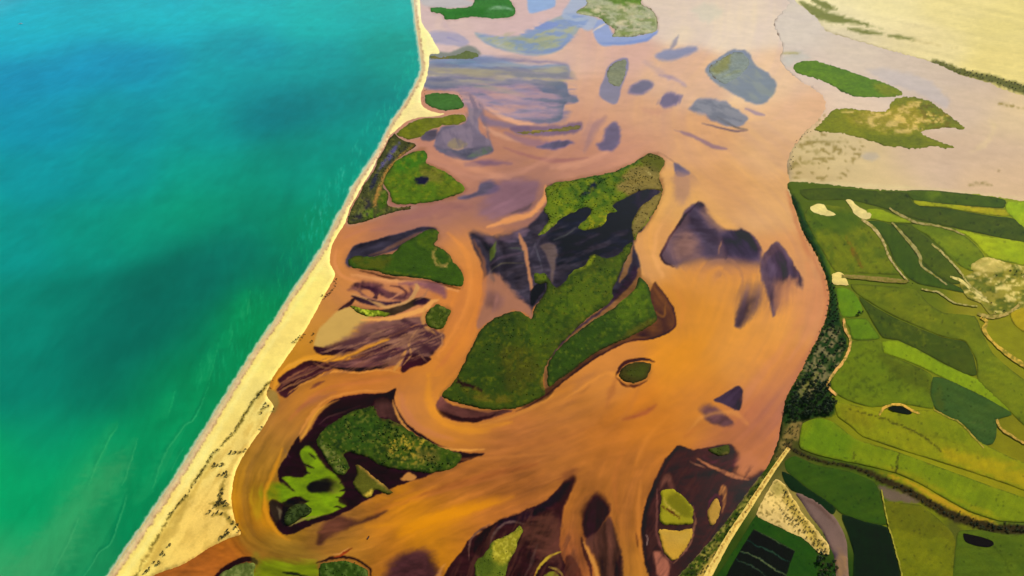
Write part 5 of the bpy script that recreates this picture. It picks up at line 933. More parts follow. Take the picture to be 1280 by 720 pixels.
field('large olive green field bulging toward the river', [(1006, 268), (1018, 256), (1040, 258), (1064, 262), (1078, 274), (1096, 290), (1108, 310), (1118, 328), (1130, 342), (1090, 341), (1062, 340), (1044, 338), (1032, 318), (1017, 292)], (116, 124, 18), ('P', [(1010, 262), (1060, 262), (1075, 275), (1050, 290), (1015, 285)], (84, 106, 26), .8, 8), ('R', [(1056, 295), (1064, 308, 3), (1070, 322, 6), (1078, 334, 5)], (130, 92, 40), 4, .7, 1.8, None, .5), ('speck', [(1005, 265), (1078, 275), (1125, 340), (1040, 335)], (80, 100, 20), .56, 8, .5))
field('bright green rounded plot beside the wooded bank', [(1046, 361), (1056, 361), (1066, 366), (1075, 380), (1077, 392), (1062, 396), (1053, 393), (1048, 378)], (104, 138, 22))
field('bright green plot south of the rounded one', [(1058, 400), (1082, 399), (1092, 412), (1099, 422), (1084, 424), (1066, 423), (1063, 410)], (100, 130, 18))
field('broad green field sweeping down to the right', [(1064, 356), (1090, 357), (1126, 360), (1146, 364), (1160, 380), (1180, 392), (1218, 396), (1226, 414), (1240, 442), (1262, 462), (1310, 500), (1310, 545), (1280, 530), (1262, 512), (1224, 476), (1222, 452), (1208, 426), (1180, 420), (1150, 408), (1118, 394), (1090, 378), (1072, 366)], (108, 118, 20), ('speck', [(1064, 356), (1200, 395), (1310, 520), (1150, 408)], (130, 134, 28), .55, 8, .5), ('P', [(1205, 420), (1235, 430), (1300, 500), (1280, 520), (1235, 480)], (128, 136, 26), .6, 10))
field('dark ploughed looking field with pale tractor lines', [(1074, 371), (1092, 384), (1118, 398), (1150, 412), (1180, 423), (1206, 428), (1216, 446), (1220, 468), (1206, 466), (1182, 454), (1150, 437), (1122, 424), (1104, 421), (1094, 406), (1084, 388)], (74, 88, 32), ('R', [(1155, 430), (1180, 428, 1.4), (1204, 422)], (100, 108, 56), 1.4, .6, .8), ('R', [(1160, 440), (1185, 438, 1.4), (1208, 430)], (96, 104, 52), 1.4, .6, .8), ('R', [(1080, 400), (1110, 404, 1.4), (1140, 414)], (96, 104, 48), 1.4, .6, .8), ('speck', [(1080, 375), (1160, 410), (1150, 435), (1090, 400)], (100, 110, 30), .52, 5, .6))
field('long bright green strip field running down right', [(1104, 428), (1122, 426), (1150, 439), (1180, 456), (1206, 468), (1232, 480), (1256, 496), (1274, 514), (1262, 513), (1232, 497), (1206, 484), (1182, 473), (1150, 457), (1122, 446), (1106, 440)], (134, 156, 28))
field('green field with faint dark marks below the track', [(1046, 462), (1062, 440), (1066, 427), (1100, 427), (1104, 442), (1124, 450), (1150, 461), (1164, 470), (1162, 492), (1166, 510), (1130, 504), (1090, 508), (1062, 500), (1044, 490), (1040, 478)], (108, 124, 22), ('P', [(1095, 440), (1130, 452), (1164, 470), (1160, 490), (1120, 470)], (84, 92, 30), .7, 6), ('speck', [(1046, 462), (1100, 430), (1160, 480), (1060, 500)], (78, 90, 24), .57, 4, .6))
field('deep teal green field shaped like a leaning flask', [(1167, 472), (1184, 475), (1206, 485), (1232, 498), (1256, 512), (1264, 518), (1248, 523), (1245, 536), (1244, 547), (1240, 554), (1230, 556), (1220, 547), (1206, 530), (1186, 520), (1170, 510), (1164, 494)], (66, 92, 50), ('R', [(1212, 529), (1230, 529, 1.2)], (104, 108, 66), 1.2, .6, .8), ('R', [(1218, 538), (1234, 536, 1.2)], (104, 108, 66), 1.2, .6, .8), ('P', [(1168, 500), (1175, 480), (1180, 512)], (84, 92, 40), .5, 4))
field('yellow green field above the long ditch line', [(1046, 504), (1074, 509), (1100, 517), (1122, 516), (1150, 514), (1170, 514), (1190, 524), (1206, 534), (1222, 551), (1262, 572), (1310, 592), (1310, 622), (1260, 604), (1200, 584), (1130, 562), (1080, 545), (1062, 530), (1048, 520)], (140, 142, 20), ('P', [(1180, 560), (1240, 575), (1310, 600), (1310, 620), (1240, 596), (1190, 578)], (184, 156, 26), .7, 8), ('P', [(1120, 520), (1165, 518), (1200, 535), (1215, 550), (1160, 545)], (122, 132, 24), .6, 8), ('P', [(1050, 508), (1080, 515), (1090, 535), (1060, 525)], (128, 122, 40), .7, 6), ('R', [(1060, 512), (1100, 522, 1.8), (1140, 538, 2), (1162, 552, 2), (1180, 566)], (64, 60, 24), 2.2, .8, .9), ('R', [(1130, 540), (1180, 548), (1230, 570)], (110, 110, 26), 2, .5, 1.2))
field('green and gold field on the upper side of the hedge bank', [(1000, 552), (1004, 530), (1024, 523), (1044, 530), (1068, 549), (1120, 565), (1180, 587), (1240, 609), (1310, 634), (1310, 652), (1250, 650), (1212, 638), (1182, 622), (1150, 603), (1120, 590), (1080, 580), (1050, 574), (1020, 567), (1002, 560)], (124, 138, 20), ('P', [(1000, 552), (1024, 523), (1060, 545), (1060, 575), (1015, 565)], (108, 136, 20), .8, 8), ('P', [(1100, 582), (1150, 596), (1200, 628), (1250, 648), (1180, 618)], (160, 146, 26), .7, 5), ('R', [(1124, 567), (1122, 580, 2.4), (1119, 594)], (46, 40, 20), 2.4, .9, .8), ('R', [(1067, 566), (1069, 576, 2.2)], (60, 50, 24), 2, .8, .8), ('R', [(1070, 549), (1130, 566, 1.8), (1200, 591, 1.8), (1300, 628)], (120, 96, 30), 1.8, .8, .9))
field('dark green field below the western end of the hedge bank', [(982, 577), (994, 571), (1020, 582), (1060, 590), (1092, 603), (1100, 620), (1108, 655), (1080, 651), (1052, 641), (1040, 630), (1018, 616), (998, 600), (984, 588)], (54, 80, 18), ('R', [(1066, 608), (1074, 625, 1.4), (1080, 642)], (80, 104, 40), 1.4, .5, .8))
field('narrow black green field under the dark green one', [(978, 590), (990, 596), (1010, 612), (1030, 624), (1044, 636), (1040, 642), (1020, 630), (1002, 617), (990, 612), (982, 602)], (16, 42, 18), grain=.1)
field('almost black green square field at the bottom edge', [(1053, 644), (1080, 653), (1109, 660), (1117, 685), (1124, 715), (1134, 780), (1066, 780), (1068, 715), (1068, 690), (1060, 664)], (7, 34, 20), grain=.1)
field('olive field with a faint cut line near the bottom edge', [(1104, 628), (1130, 630), (1150, 632), (1166, 644), (1184, 660), (1194, 676), (1190, 720), (1192, 780), (1136, 780), (1126, 715), (1118, 684), (1110, 655)], (104, 106, 24), ('P', [(1114, 664), (1150, 672), (1190, 682), (1195, 790), (1130, 790)], (120, 122, 14), .9, 2))
field('grey green field in the lower right corner', [(1196, 676), (1200, 664), (1230, 664), (1262, 671), (1310, 672), (1350, 780), (1194, 780), (1192, 720)], (84, 102, 32), ('R', [(1250, 690), (1275, 694, 2)], (120, 130, 60), 1.6, .5, 1), ('R', [(1244, 684), (1255, 700), (1262, 718)], (60, 76, 26), 2, .6, 1))
field('dark green field framing the black plots', [(945, 646), (960, 653), (980, 662), (1000, 671), (1020, 688), (1022, 712), (1018, 780), (872, 780), (892, 728), (906, 706), (926, 676)], (38, 72, 18))
field('black green plot block divided by three pale lines', [(942, 662), (968, 675), (993, 689), (986, 706), (976, 745), (968, 780), (890, 780), (902, 735), (914, 709), (930, 682)], (6, 24, 16), ('R', [(941, 661), (968, 675), (993, 688)], (70, 88, 62), 1.7, .9, .8), ('R', [(935, 676), (962, 689), (987, 703)], (50, 72, 60), 1.6, .9, .8), ('R', [(925, 687), (948, 698), (968, 711), (985, 722)], (96, 104, 80), 1.8, .95, .8), ('R', [(920, 699), (940, 708), (965, 726)], (64, 74, 60), 1.6, .9, .8), z=2.95, n=1)
field('yellowish field patch at the right edge', [(1264, 390), (1300, 380), (1340, 400), (1320, 425), (1284, 416), (1268, 404)], (184, 160, 50))
# rough bare ground
def rough(label, poly, c, *ops):
    field(label, poly, c, *ops, grain=.12, mat=M_DIRT, name='bare_ground', cat='bare ground', wob=1.3, group='bare pale patches among the fields', z=3.05)
rough('large stony yellow ground near the right edge', [(1200, 352), (1218, 340), (1214, 332), (1232, 322), (1262, 330), (1320, 345), (1330, 395), (1284, 382), (1262, 390), (1238, 392), (1226, 378), (1210, 372)], (150, 140, 54), ('speck', [(1200, 352), (1235, 320), (1320, 345), (1320, 395), (1230, 390)], (230, 206, 120), .53, 3, .9, 81, 2.4), ('speck', [(1200, 352), (1235, 320), (1320, 345), (1320, 395), (1230, 390)], (84, 96, 28), .52, 5, .8, 82, 2.0), ('P', [(1214, 332), (1232, 322), (1262, 332), (1250, 340), (1228, 342)], (214, 190, 100), .7, 3))
rough('cream bare patch close to the river bank', [(1014, 259), (1022, 256), (1030, 257), (1034, 264), (1044, 268), (1034, 269), (1026, 267), (1016, 264)], (228, 208, 128))
rough('forked cream bare patch at the head of the strip fields', [(1058, 250), (1064, 251), (1070, 258), (1080, 263), (1090, 268), (1086, 273), (1076, 272), (1068, 266), (1064, 258)], (230, 208, 130))
rough('small cream square of bare ground by the bank wood', [(1041, 344), (1048, 341), (1054, 343), (1060, 356), (1050, 355), (1042, 354)], (226, 200, 116))
SNP = [(962, 612), (970, 600), (980, 606), (990, 622), (1004, 644), (1018, 660), (1034, 680), (1036, 692), (1024, 690), (1006, 673), (985, 663), (960, 651), (946, 643)]
rough('cream sandy patch dotted with scrub beside the road', SNP, (232, 196, 112), ('P', [(976, 604), (1000, 640), (1034, 685), (1020, 684), (1000, 655), (985, 635)], (186, 156, 62), .8, 4), ('speck', SNP, (110, 92, 36), .56, 2.6, .8, 84), ('P', [(962, 612), (972, 602), (982, 612), (972, 622)], (150, 134, 60), .7, 4))
# tracks, road, water bits
def strip(label, pts, w, c, name='path', cat='path', z=3.3, *ops, group=None, mat=None, grain=.08):
    """a ribbon of ground along a centre line, w in photo pixels there"""
    q = smooth([(a[0], a[1], a[2] if len(a) > 2 else w) for a in pts], False, 4)
    L = []; R = []
    for i in range(len(q)):
        a = q[max(i - 1, 0)]; b = q[min(i + 1, len(q) - 1)]; dx, dy = b[0] - a[0], b[1] - a[1]; l = math.hypot(dx, dy) + 1e-9
        nx, ny = -dy / l * q[i][2] / 2, dx / l * q[i][2] / 2
        L.append((q[i][0] + nx, q[i][1] + ny)); R.append((q[i][0] - nx, q[i][1] - ny))
    def f(p):
        p.C[:] = np.array(c, float)
        for o in ops: getattr(p, o[0])(*o[1:])
        if name == 'path':
            a = (np.clip((fbm(p.X / 3, p.Y / 3, 210, 3) - .52) * 9, 0, 1) * .7)[:, None]; p.C = p.C * (1 - a) + np.array([118., 116., 48.]) * a
        p.grain(grain, 5, 72, .02)
    land_piece(name, label, L + R[::-1], z, f, mat or M_DIRT, 'sand', cat, group, step=2.0, edge=.6, und=0, n=1, wob=.4 if name == 'road' else 1.1, zb=z - .12, edges=1.0)
ROADL = [(986, 560), (975, 575), (962, 594), (950, 612), (932, 640), (916, 664), (904, 684), (890, 710), (870, 748), (850, 785)]
strip('cream dirt road with twin wheel ruts along the river bank', [(a, b, 5 + max(0, (b - 560)) * .03) for a, b in ROADL], 8, (238, 202, 104), 'road', 'road', 3.3, ('R', [(a - .8, b) for a, b in ROADL], (150, 98, 36), 1.3, .8, .7, None, 0, 0, False))
strip('orange dirt track curving out of the bank wood', [(1054, 398, 3), (1057, 412), (1063, 424), (1061, 438), (1054, 452), (1043, 466), (1035, 478), (1037, 486), (1046, 494, 3)], 3.4, (228, 172, 94), 'path', 'path')
strip('brown straight track between olive field and broad field', [(1052, 345, 4), (1080, 347, 5), (1110, 350, 6), (1134, 352, 4)], 5, (152, 130, 74), 'path', 'path', 3.3, ('R', [(1050, 347), (1134, 353)], (106, 110, 40), 1.2, .7, .8, None, 0, 0, False))
strip('pale stony track from the forked patch down the strips', [(1077, 274, 3), (1085, 279, 4), (1096, 289, 4), (1104, 302, 3), (1110, 318, 3), (1120, 334, 2), (1136, 352, 2)], 3, (196, 172, 112))
strip('pale track curving between the paired strip fields', [(1115, 278, 2), (1126, 290, 3), (1140, 306, 4), (1150, 320, 5), (1152, 332, 3), (1165, 342, 2.4), (1184, 356, 2)], 3, (166, 154, 96))
strip('long pale track under the long olive field', [(1112, 260, 2), (1124, 268, 3), (1146, 278, 3), (1170, 282, 2.4), (1192, 288, 2), (1206, 294, 1.5)], 2.6, (172, 156, 96))
strip('short pale track east of the paired strip fields', [(1165, 305, 2), (1176, 314), (1190, 328), (1202, 342), (1212, 356, 2), (1232, 374, 4)], 2.4, (186, 170, 104))
strip('cream track crossing the dark strip fields low down', [(1152, 361, 2), (1175, 366), (1192, 378, 2), (1222, 383, 2)], 2.4, (176, 162, 96))
strip('cream bare spur pointing left at the stony ground', [(1188, 346, 2), (1200, 350, 4), (1210, 358, 3), (1226, 372, 5), (1236, 378, 2)], 3, (222, 202, 122))
strip('golden stony track winding down the right edge', [(1226, 396, 4), (1234, 402, 4), (1230, 412, 6), (1240, 426, 3), (1256, 440, 5), (1276, 454, 6), (1310, 474, 5)], 4, (214, 174, 74))
strip('cream rubble line joining the stony ground to the track', [(1222, 392, 3), (1240, 396, 5), (1258, 392, 4), (1276, 380, 3)], 4, (190, 164, 92))
strip('cream arc of bare earth around the small field pond', [(1099, 519, 2.4), (1104, 511, 3), (1114, 506, 3), (1128, 506, 3), (1140, 513, 3), (1150, 517, 2)], 3, (222, 172, 74))
strip('tan track bending around the foot of the teal field', [(1246, 524, 3), (1250, 534, 3), (1262, 543), (1290, 560, 2)], 3, (196, 156, 74))
strip('sandy field edge running down to the bottom edge', [(1102, 612, 1.5), (1108, 645), (1117, 678), (1126, 712), (1140, 775)], 1.7, (166, 156, 56))
strip('sandy edge of the teal field facing the yellow field', [(1168, 512, 1.2), (1186, 522), (1200, 528), (1216, 545), (1230, 560)], 1.6, (176, 156, 66))
def water_piece(name, label, poly, c, z=2.9, n=3):
    def f(p): p.C[:] = np.array(c, float); p.wet[:] = .8
    land_piece(name, label, poly, z, f, M_POND, 'land', name, None, step=3, edge=.7, und=0, n=n, wob=.2, zb=z - .04)
CAN = [(994, 616), (1006, 618), (1022, 626), (1036, 638), (1046, 650), (1054, 664), (1059, 680), (1060, 700), (1062, 780), (1047, 780), (1044, 705), (1037, 684), (1027, 664), (1012, 644), (1002, 628)]
def paint_can(p):
    p.C[:] = np.array((116, 90, 78), float); p.wet[:] = .5
    p.R([(1040, 690), (1050, 700, 8), (1056, 720)], (74, 60, 70), 8, .7, 3); p.R([(1000, 622), (1022, 632, 5), (1045, 655, 5)], (88, 60, 48), 4, .6, 2)
    p.P([(1046, 690), (1058, 700), (1058, 760), (1046, 760)], (176, 130, 70), .5, 4); p.grain(.08, 10, 74, .02)
land_piece('canal', 'brown side channel between the sandy patch and dark fields', CAN, 2.9, paint_can, M_FLAT, 'land', 'canal', step=2.6, edge=.8, und=0, n=3, wob=.3, zb=1.9)
water_piece('pond', 'black slot shaped pond in the lower right field', [(1204, 667), (1212, 668), (1226, 671), (1240, 676), (1242, 681), (1234, 684), (1220, 682), (1207, 677)], (26, 22, 12), 3.2)
water_piece('pond', 'tiny dark pond inside the cream arc', [(1110, 510), (1118, 508), (1130, 509), (1140, 516), (1134, 518), (1120, 515)], (24, 34, 22), 3.2)

# ================================================================== WIDE SURROUNDINGS (beyond the frame, out to the horizon)
def wide(name, label, cat, pts, mat, col, key, z):
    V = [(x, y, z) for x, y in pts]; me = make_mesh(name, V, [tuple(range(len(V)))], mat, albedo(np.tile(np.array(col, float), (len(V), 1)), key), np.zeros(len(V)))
    o = add_obj(name, me); tag(o, label, cat, None, 'structure')
def gp(x, y): a, b = ground(x, y); return (float(a), float(b))
wide('deep_sea', 'open sea far out beyond the bay', 'sea', [(-60000, -3000), gp(60, 860), gp(520, -80), (1500, 60000), (-60000, 60000)][:5], M_SEA, (20, 165, 180), 'sea', -.8)
wide('terrain', 'far flat land beyond the delta', 'terrain', [gp(60, 860), (2000, -3000), (60000, -3000), (60000, 60000), (1500, 60000), gp(520, -80)], M_FIELD, (150, 146, 90), 'land', -1.2)

# ================================================================== TREES AND BUSHES
def leaf_cloud(rad, h0, h1, nclump, per, seed, squash=.8):
    r = np.random.default_rng(seed); V = []; F = []
    cl = []
    for i in range(nclump):
        a = r.uniform(0, 6.28); rr = rad * math.sqrt(r.uniform(0, .8)) * .75; z = r.uniform(h0 + (h1 - h0) * .2, h1 - rad * .15)
        k = 1 - .45 * abs((z - (h0 + h1) / 2) / ((h1 - h0) / 2))
        cl.append((math.cos(a) * rr * k, math.sin(a) * rr * k, z, rad * r.uniform(.3, .5)))
    for (cx, cy, cz, cr) in cl:
        for j in range(per):
            v = r.normal(size=3); v /= np.linalg.norm(v); p = np.array([cx, cy, cz]) + v * cr * r.uniform(.75, 1.05) * np.array([1, 1, squash])
            t = np.cross(v, r.normal(size=3)); t /= np.linalg.norm(t); b = np.cross(v, t) + v * r.uniform(-.5, .5)
            s = cr * r.uniform(.28, .5); n = len(V)
            V += [p + t * s, p + b * s * .9, p - t * s * .8, p - b * s]; F += [(n, n + 1, n + 2), (n, n + 2, n + 3)]
    return np.array(V), np.array(F)
def cone_tube(V, F, a, b, ra, rb, k=6):
    a = np.array(a, float); b = np.array(b, float); d = b - a; d /= np.linalg.norm(d)
    u = np.cross(d, [.3, .9, .1]); u /= np.linalg.norm(u); w = np.cross(d, u); n = len(V)
    for c, r in ((a, ra), (b, rb)):
        for i in range(k): V.append(c + (u * math.cos(i / k * 6.2832) + w * math.sin(i / k * 6.2832)) * r)
    for i in range(k):
        j = (i + 1) % k; F += [(n + i, n + j, n + k + j), (n + i, n + k + j, n + k + i)]
def leaf_mat(name, col): return plain_mat(name, col, .8, .2, .35, .6)
LM = [leaf_mat('dark_leaves', (.024, .048, .016)), leaf_mat('green_leaves', (.04, .062, .014)), leaf_mat('olive_leaves', (.085, .085, .02)), leaf_mat('dry_leaves', (.30, .24, .07)), leaf_mat('dune_leaves', (.055, .048, .012))]
M_BARK = plain_mat('bark', (.09, .06, .04), .9, .1)
TREES = {}
def tree_proto(key, rad, h, mat, seed):
    V, F = leaf_cloud(rad, h * .28, h, 11, 17, seed); crown = make_mesh('crown', V, F, mat, smooth_=False)
    TV = []; TF = []; cone_tube(TV, TF, (0, 0, -.4), (0, 0, h * .5), rad * .11, rad * .07)
    for i in range(4):
        a = i * 1.7 + seed; cone_tube(TV, TF, (0, 0, h * (.3 + .05 * i)), (math.cos(a) * rad * .5, math.sin(a) * rad * .5, h * (.6 + .06 * i)), rad * .05, rad * .02, 5)
    TREES[key] = (crown, make_mesh('trunk', TV, TF, M_BARK))
for i in range(3):
    tree_proto(('dark', i), 3.3, 6.5, LM[0], 11 + i); tree_proto(('green', i), 2.9, 5.4, LM[1], 31 + i); tree_proto(('olive', i), 2.4, 4.4, LM[2], 51 + i)
BUSH = {}
for i in range(3):
    for k, m, s in (('olive', LM[2], 71), ('dry', LM[3], 81), ('dune', LM[4], 91), ('dark', LM[0], 101), ('green', LM[1], 111)):
        V, F = leaf_cloud(1.3, -.1, 1.7, 7, 13, s + i, .7); BUSH[(k, i)] = make_mesh('bush', V, F, m, smooth_=False)

def put(x, y, z):
    X, Y = ground(x, y, z); return float(X), float(Y)
def tree(x, y, kind, s, label, group, z=2.0):
    c, t = TREES[(kind, random.randrange(3))]; X, Y = put(x, y, z)
    o = bpy.data.objects.new('tree', None); COL.objects.link(o); o.location = (X, Y, z); o.rotation_euler = (0, 0, random.uniform(0, 6.28))
    o.scale = (s * random.uniform(.9, 1.1), s * random.uniform(.9, 1.1), s * random.uniform(.85, 1.15)); tag(o, label, 'tree', group)
    a = add_obj('crown', c, o); b = add_obj('trunk', t, o)
BQ = []
def bush(x, y, kind, s, label, group, z=2.0):
    BQ.append((x, y, kind, s, label, group, z))
def bush_now(x, y, kind, s, label, group, z=2.0):
    X, Y = put(x, y, z); o = add_obj('bush', BUSH[(kind, random.randrange(3))]); o.location = (X, Y, z); o.rotation_euler = (0, 0, random.uniform(0, 6.28))
    o.scale = (s * random.uniform(.85, 1.25), s * random.uniform(.85, 1.25), s * random.uniform(.8, 1.1)); tag(o, label, 'bush', group)
def inside(x, y, P):
    c = False
    for i in range(len(P)):
        a, b = P[i - 1], P[i]
        if (a[1] > y) != (b[1] > y) and x < (b[0] - a[0]) * (y - a[1]) / (b[1] - a[1]) + a[0]: c = not c
    return c
def fill(P, n, mind, seed=1):
    r = random.Random(seed); out = []; x0, x1 = min(p[0] for p in P), max(p[0] for p in P); y0, y1 = min(p[1] for p in P), max(p[1] for p in P)
    t = 0
    while len(out) < n and t < 20000:
        t += 1; x = r.uniform(x0, x1); y = r.uniform(y0, y1)
        if inside(x, y, P) and all(abs(x - a) + abs(y - b) > mind for a, b in out): out.append((x, y))
    return sorted(out, key=lambda q: q[1])
# wood beside the river
for x, y in fill([(1003, 470), (1022, 470), (1034, 478), (1038, 490), (1044, 506), (1036, 518), (1020, 519), (1003, 523), (988, 527), (984, 514), (988, 500)], 80, 4.8, 2):
    tree(x, y, random.choice(['dark', 'dark', 'green']), random.uniform(.65, 1.3), 'dark green tree in the dense clump where wood and dirt track meet', 'trees of the dense riverside clump')
for x, y in fill([(1026, 420), (1044, 400), (1055, 420), (1056, 440), (1042, 464), (1026, 470), (1010, 466), (1018, 440)], 36, 6.0, 3):
    tree(x, y, random.choice(['dark', 'green', 'olive']), random.uniform(.6, 1.2), 'green tree in the open wood between river and orange track', 'trees between the river and the orange track')
for x, y in fill([(1034, 350), (1042, 358), (1048, 385), (1050, 398), (1030, 412), (1036, 392), (1038, 372)], 22, 5.5, 4):
    tree(x, y, 'green', random.uniform(.6, .95), 'green tree on the narrow wooded bank beside the bright plots', 'trees on the narrow bank strip')
nb = 0
for i in range(44):
    t = i / 43 * 13; k = int(min(t, 12)); f = t - k; a, b = BANK[k + 1], BANK[k + 2]
    x = a[0] + (b[0] - a[0]) * f + random.uniform(1.5, 4); y = a[1] + (b[1] - a[1]) * f
    bush(x, y, 'dark', random.uniform(1.2, 2.0), 'dark bush at the water edge of the right bank', 'bushes lining the right bank')
HB = smooth([(992, 563, 1), (1020, 575, 1), (1060, 583, 2), (1100, 598, 4), (1140, 617, 5), (1180, 640, 6), (1220, 655, 6), (1250, 661, 6), (1280, 661, 6)], False, 9)
for i, q in enumerate(HB):
    for j in range(1 if q[0] < 1120 else 2):
        bush(q[0] + random.uniform(-2, 2), q[1] + random.uniform(-q[2], q[2]) * .7, random.choice(['dark', 'dark', 'olive']), random.uniform(.8, 1.5), 'dark bush on the long brown hedge bank across the fields', 'bushes on the hedge bank')
for x, y in fill([(955, 592), (962, 594), (940, 632), (915, 664), (890, 702), (875, 725), (850, 725), (880, 690), (905, 660), (930, 626)], 70, 4.2, 6):
    bush(x, y, random.choice(['olive', 'dry', 'green', 'dark']), random.uniform(.6, 1.3), 'small bush on the green verge between river wall and dirt road', 'bushes on the road verge')
for x, y in fill([(978, 608), (990, 625), (1004, 648), (1030, 680), (1034, 690), (1022, 688), (1000, 664), (985, 640)], 46, 3.8, 7):
    bush(x, y, random.choice(['dry', 'olive', 'dry', 'dark']), random.uniform(.7, 1.3), 'yellowish bush on the sandy patch beside the brown side channel', 'bushes on the sandy patch', 3.05)
for x, y in [(977, 638), (979, 642), (982, 645), (985, 648), (988, 650), (991, 652), (993, 658), (994, 664), (986, 655), (975, 636)]:
    bush(x, y, 'dune', random.uniform(.7, 1.1), 'small dark bush in the curled row on the pale sand by the road', 'curled row of dark bushes', 3.05)
for x, y in fill([(1022, 692), (1040, 694), (1048, 712), (1040, 725), (1022, 722)], 16, 4.5, 8):
    tree(x, y, random.choice(['dark', 'olive']), random.uniform(.6, .9), 'small dark tree at the foot of the sandy patch by the side channel', 'trees at the foot of the sandy patch')
tree(1073, 393, 'dark', .9, 'lone dark tree on the corner between the two bright plots', None)
tree(1078, 391, 'green', .7, 'lone smaller pale tree beside the dark one between the bright plots', None)
for x, y in fill([(974, 550), (984, 532), (1000, 530), (994, 548), (982, 562), (968, 582)], 22, 4.5, 9):
    bush(x, y, random.choice(['dry', 'dark', 'olive']), random.uniform(.7, 1.3), 'bush on the sandy bank where the dirt road begins', 'bushes at the road head')
for x, y in fill([(1258, 335), (1290, 345), (1290, 352), (1260, 345)], 8, 4, 10): bush(x, y, 'dark', random.uniform(1, 1.7), 'dark bush on the stony yellow ground near the right edge', 'bushes on the stony ground', 3.05)
for x, y in [(1239, 379), (1244, 392), (1255, 389), (1227, 398), (1136, 351), (1140, 355), (1238, 362), (1245, 345)]: bush(x, y, 'dark', random.uniform(.9, 1.5), 'single dark bush where pale tracks meet among the fields', 'bushes at the track junctions', 3.3)
for x, y in [(1196, 645), (1222, 652), (1248, 662), (1200, 640), (1240, 656), (1256, 654)]: bush(x, y, 'dune', random.uniform(.9, 1.3), 'brown bush on the wide end of the hedge bank', 'brown bushes on the hedge bank')
# beach scrub
BB = [(289, 566), (294, 566), (300, 566), (307, 563), (268, 581), (272, 582), (278, 581), (267, 584), (274, 594), (280, 593), (284, 595), (283, 591), (278, 612), (277, 618), (273, 629), (278, 629), (271, 632), (284, 631), (282, 628), (275, 625), (267, 643), (273, 640), (278, 642), (262, 640), (287, 647), (292, 653), (295, 660), (299, 664), (297, 657), (285, 663), (285, 668), (277, 672), (281, 670), (206, 694), (204, 691), (193, 703), (199, 704), (183, 715), (187, 712), (212, 682)]
for x, y in BB: bush(x, y, 'dune', random.uniform(1.2, 1.9) * (1.35 if 615 < y < 635 else 1), 'low olive bush on the wide sandy spit beside the river loop', 'bushes on the lower spit', 1.5)
for x, y in [(322, 497), (327, 490), (324, 494), (330, 510), (335, 508), (327, 517), (342, 512), (327, 535), (332, 505), (338, 486)]: bush(x, y, 'dune', random.uniform(1.3, 2.0), 'low olive bush where the spit narrows beside the swirling flats', 'bushes at the narrow of the spit', 1.4)
for x, y in [(367, 428), (370, 425), (375, 420), (378, 423), (373, 423), (380, 419)]: bush(x, y, 'dune', random.uniform(1.2, 1.6), 'small bush in the group halfway along the inner beach edge', 'bushes halfway along the beach', 1.3)
for x, y in [(392, 418), (390, 427)]: bush(x, y, 'dune', 1.6, 'one of two lone bushes on the tan flat beside the beach', 'two bushes on the tan flat', .1)
for x, y in [(403, 370), (407, 372), (409, 369), (412, 368), (415, 364), (420, 355), (421, 350), (419, 359)]: bush(x, y, 'dune', random.uniform(1.4, 2.0), 'bush on the beach corner just below the first river bend', 'bushes below the first bend', 1.0)
D2 = smooth([(a, b, 1) for a, b in DUNE[:8]], False, 5)
for q in D2:
    bush(q[0] + random.uniform(-1, 1), q[1] + random.uniform(-1, 1), 'dune', random.uniform(.7, 1.2), 'tiny bush on the dark dune line along the beach', 'bushes of the dune line', 1.6)
for x, y in [(531, 114), (533, 112), (529, 122), (530, 127), (577, 121), (578, 126), (579, 130), (575, 119), (531, 118)]: bush(x, y, 'olive', random.uniform(1.2, 1.7), 'dark bush at the end of the green oval by the beach', 'bushes around the green oval', 1.0)
for x, y in fill([(444, 246), (462, 250), (476, 240), (486, 245), (480, 262), (462, 270), (446, 262)], 22, 4, 12): bush(x, y, random.choice(['olive', 'green']), random.uniform(.7, 1.2), 'bush around the dark pool behind the beach', 'bushes around the marsh pool', 1.2)
for x, y in fill([(992, 180), (1000, 168), (1012, 158), (1018, 162), (1004, 172), (994, 192), (988, 220), (984, 214)], 14, 4, 13): bush(x, y, 'dune', random.uniform(1.0, 1.6), 'small brown bush along the edge of the pale mud flat', 'bushes along the mud flat edge', .6)
for x, y in fill([(1168, 76), (1200, 86), (1240, 95), (1290, 110), (1290, 118), (1240, 104), (1200, 92)], 46, 4.5, 14): bush(x, y, 'olive', random.uniform(1.8, 3.0), 'olive bush in the ragged belt crossing the cream sand plain', 'bushes of the sand plain belt', 1.6)

BQ.sort(key=lambda q: -q[3] / mpp(q[1]))
for q in BQ[:285]: bush_now(*q)
def rest_of_bushes(rest):
    """the smallest bushes of all, too many to be things"""
    V = []; F = []; n = 0; me0 = {}
    for x, y, kind, s, _, _, z in rest:
        m = BUSH[(kind, random.randrange(3))]; v = np.empty(len(m.vertices) * 3, np.float32); m.vertices.foreach_get('co', v); v = v.reshape(-1, 3)
        f = np.empty(len(m.polygons) * 3, np.int32); m.polygons.foreach_get('vertices', f)
        X, Y = put(x, y, z); V.append(v * s + np.array([X, Y, z])); F.append(f.reshape(-1, 3) + n); n += len(v)
    o = add_obj('scattered_bushes', make_mesh('scattered_bushes', np.concatenate(V), np.concatenate(F), LM[4], smooth_=False))
    tag(o, 'smallest scattered bushes along dune lines and verges', 'bushes', None, 'stuff')
rest_of_bushes(BQ[285:])

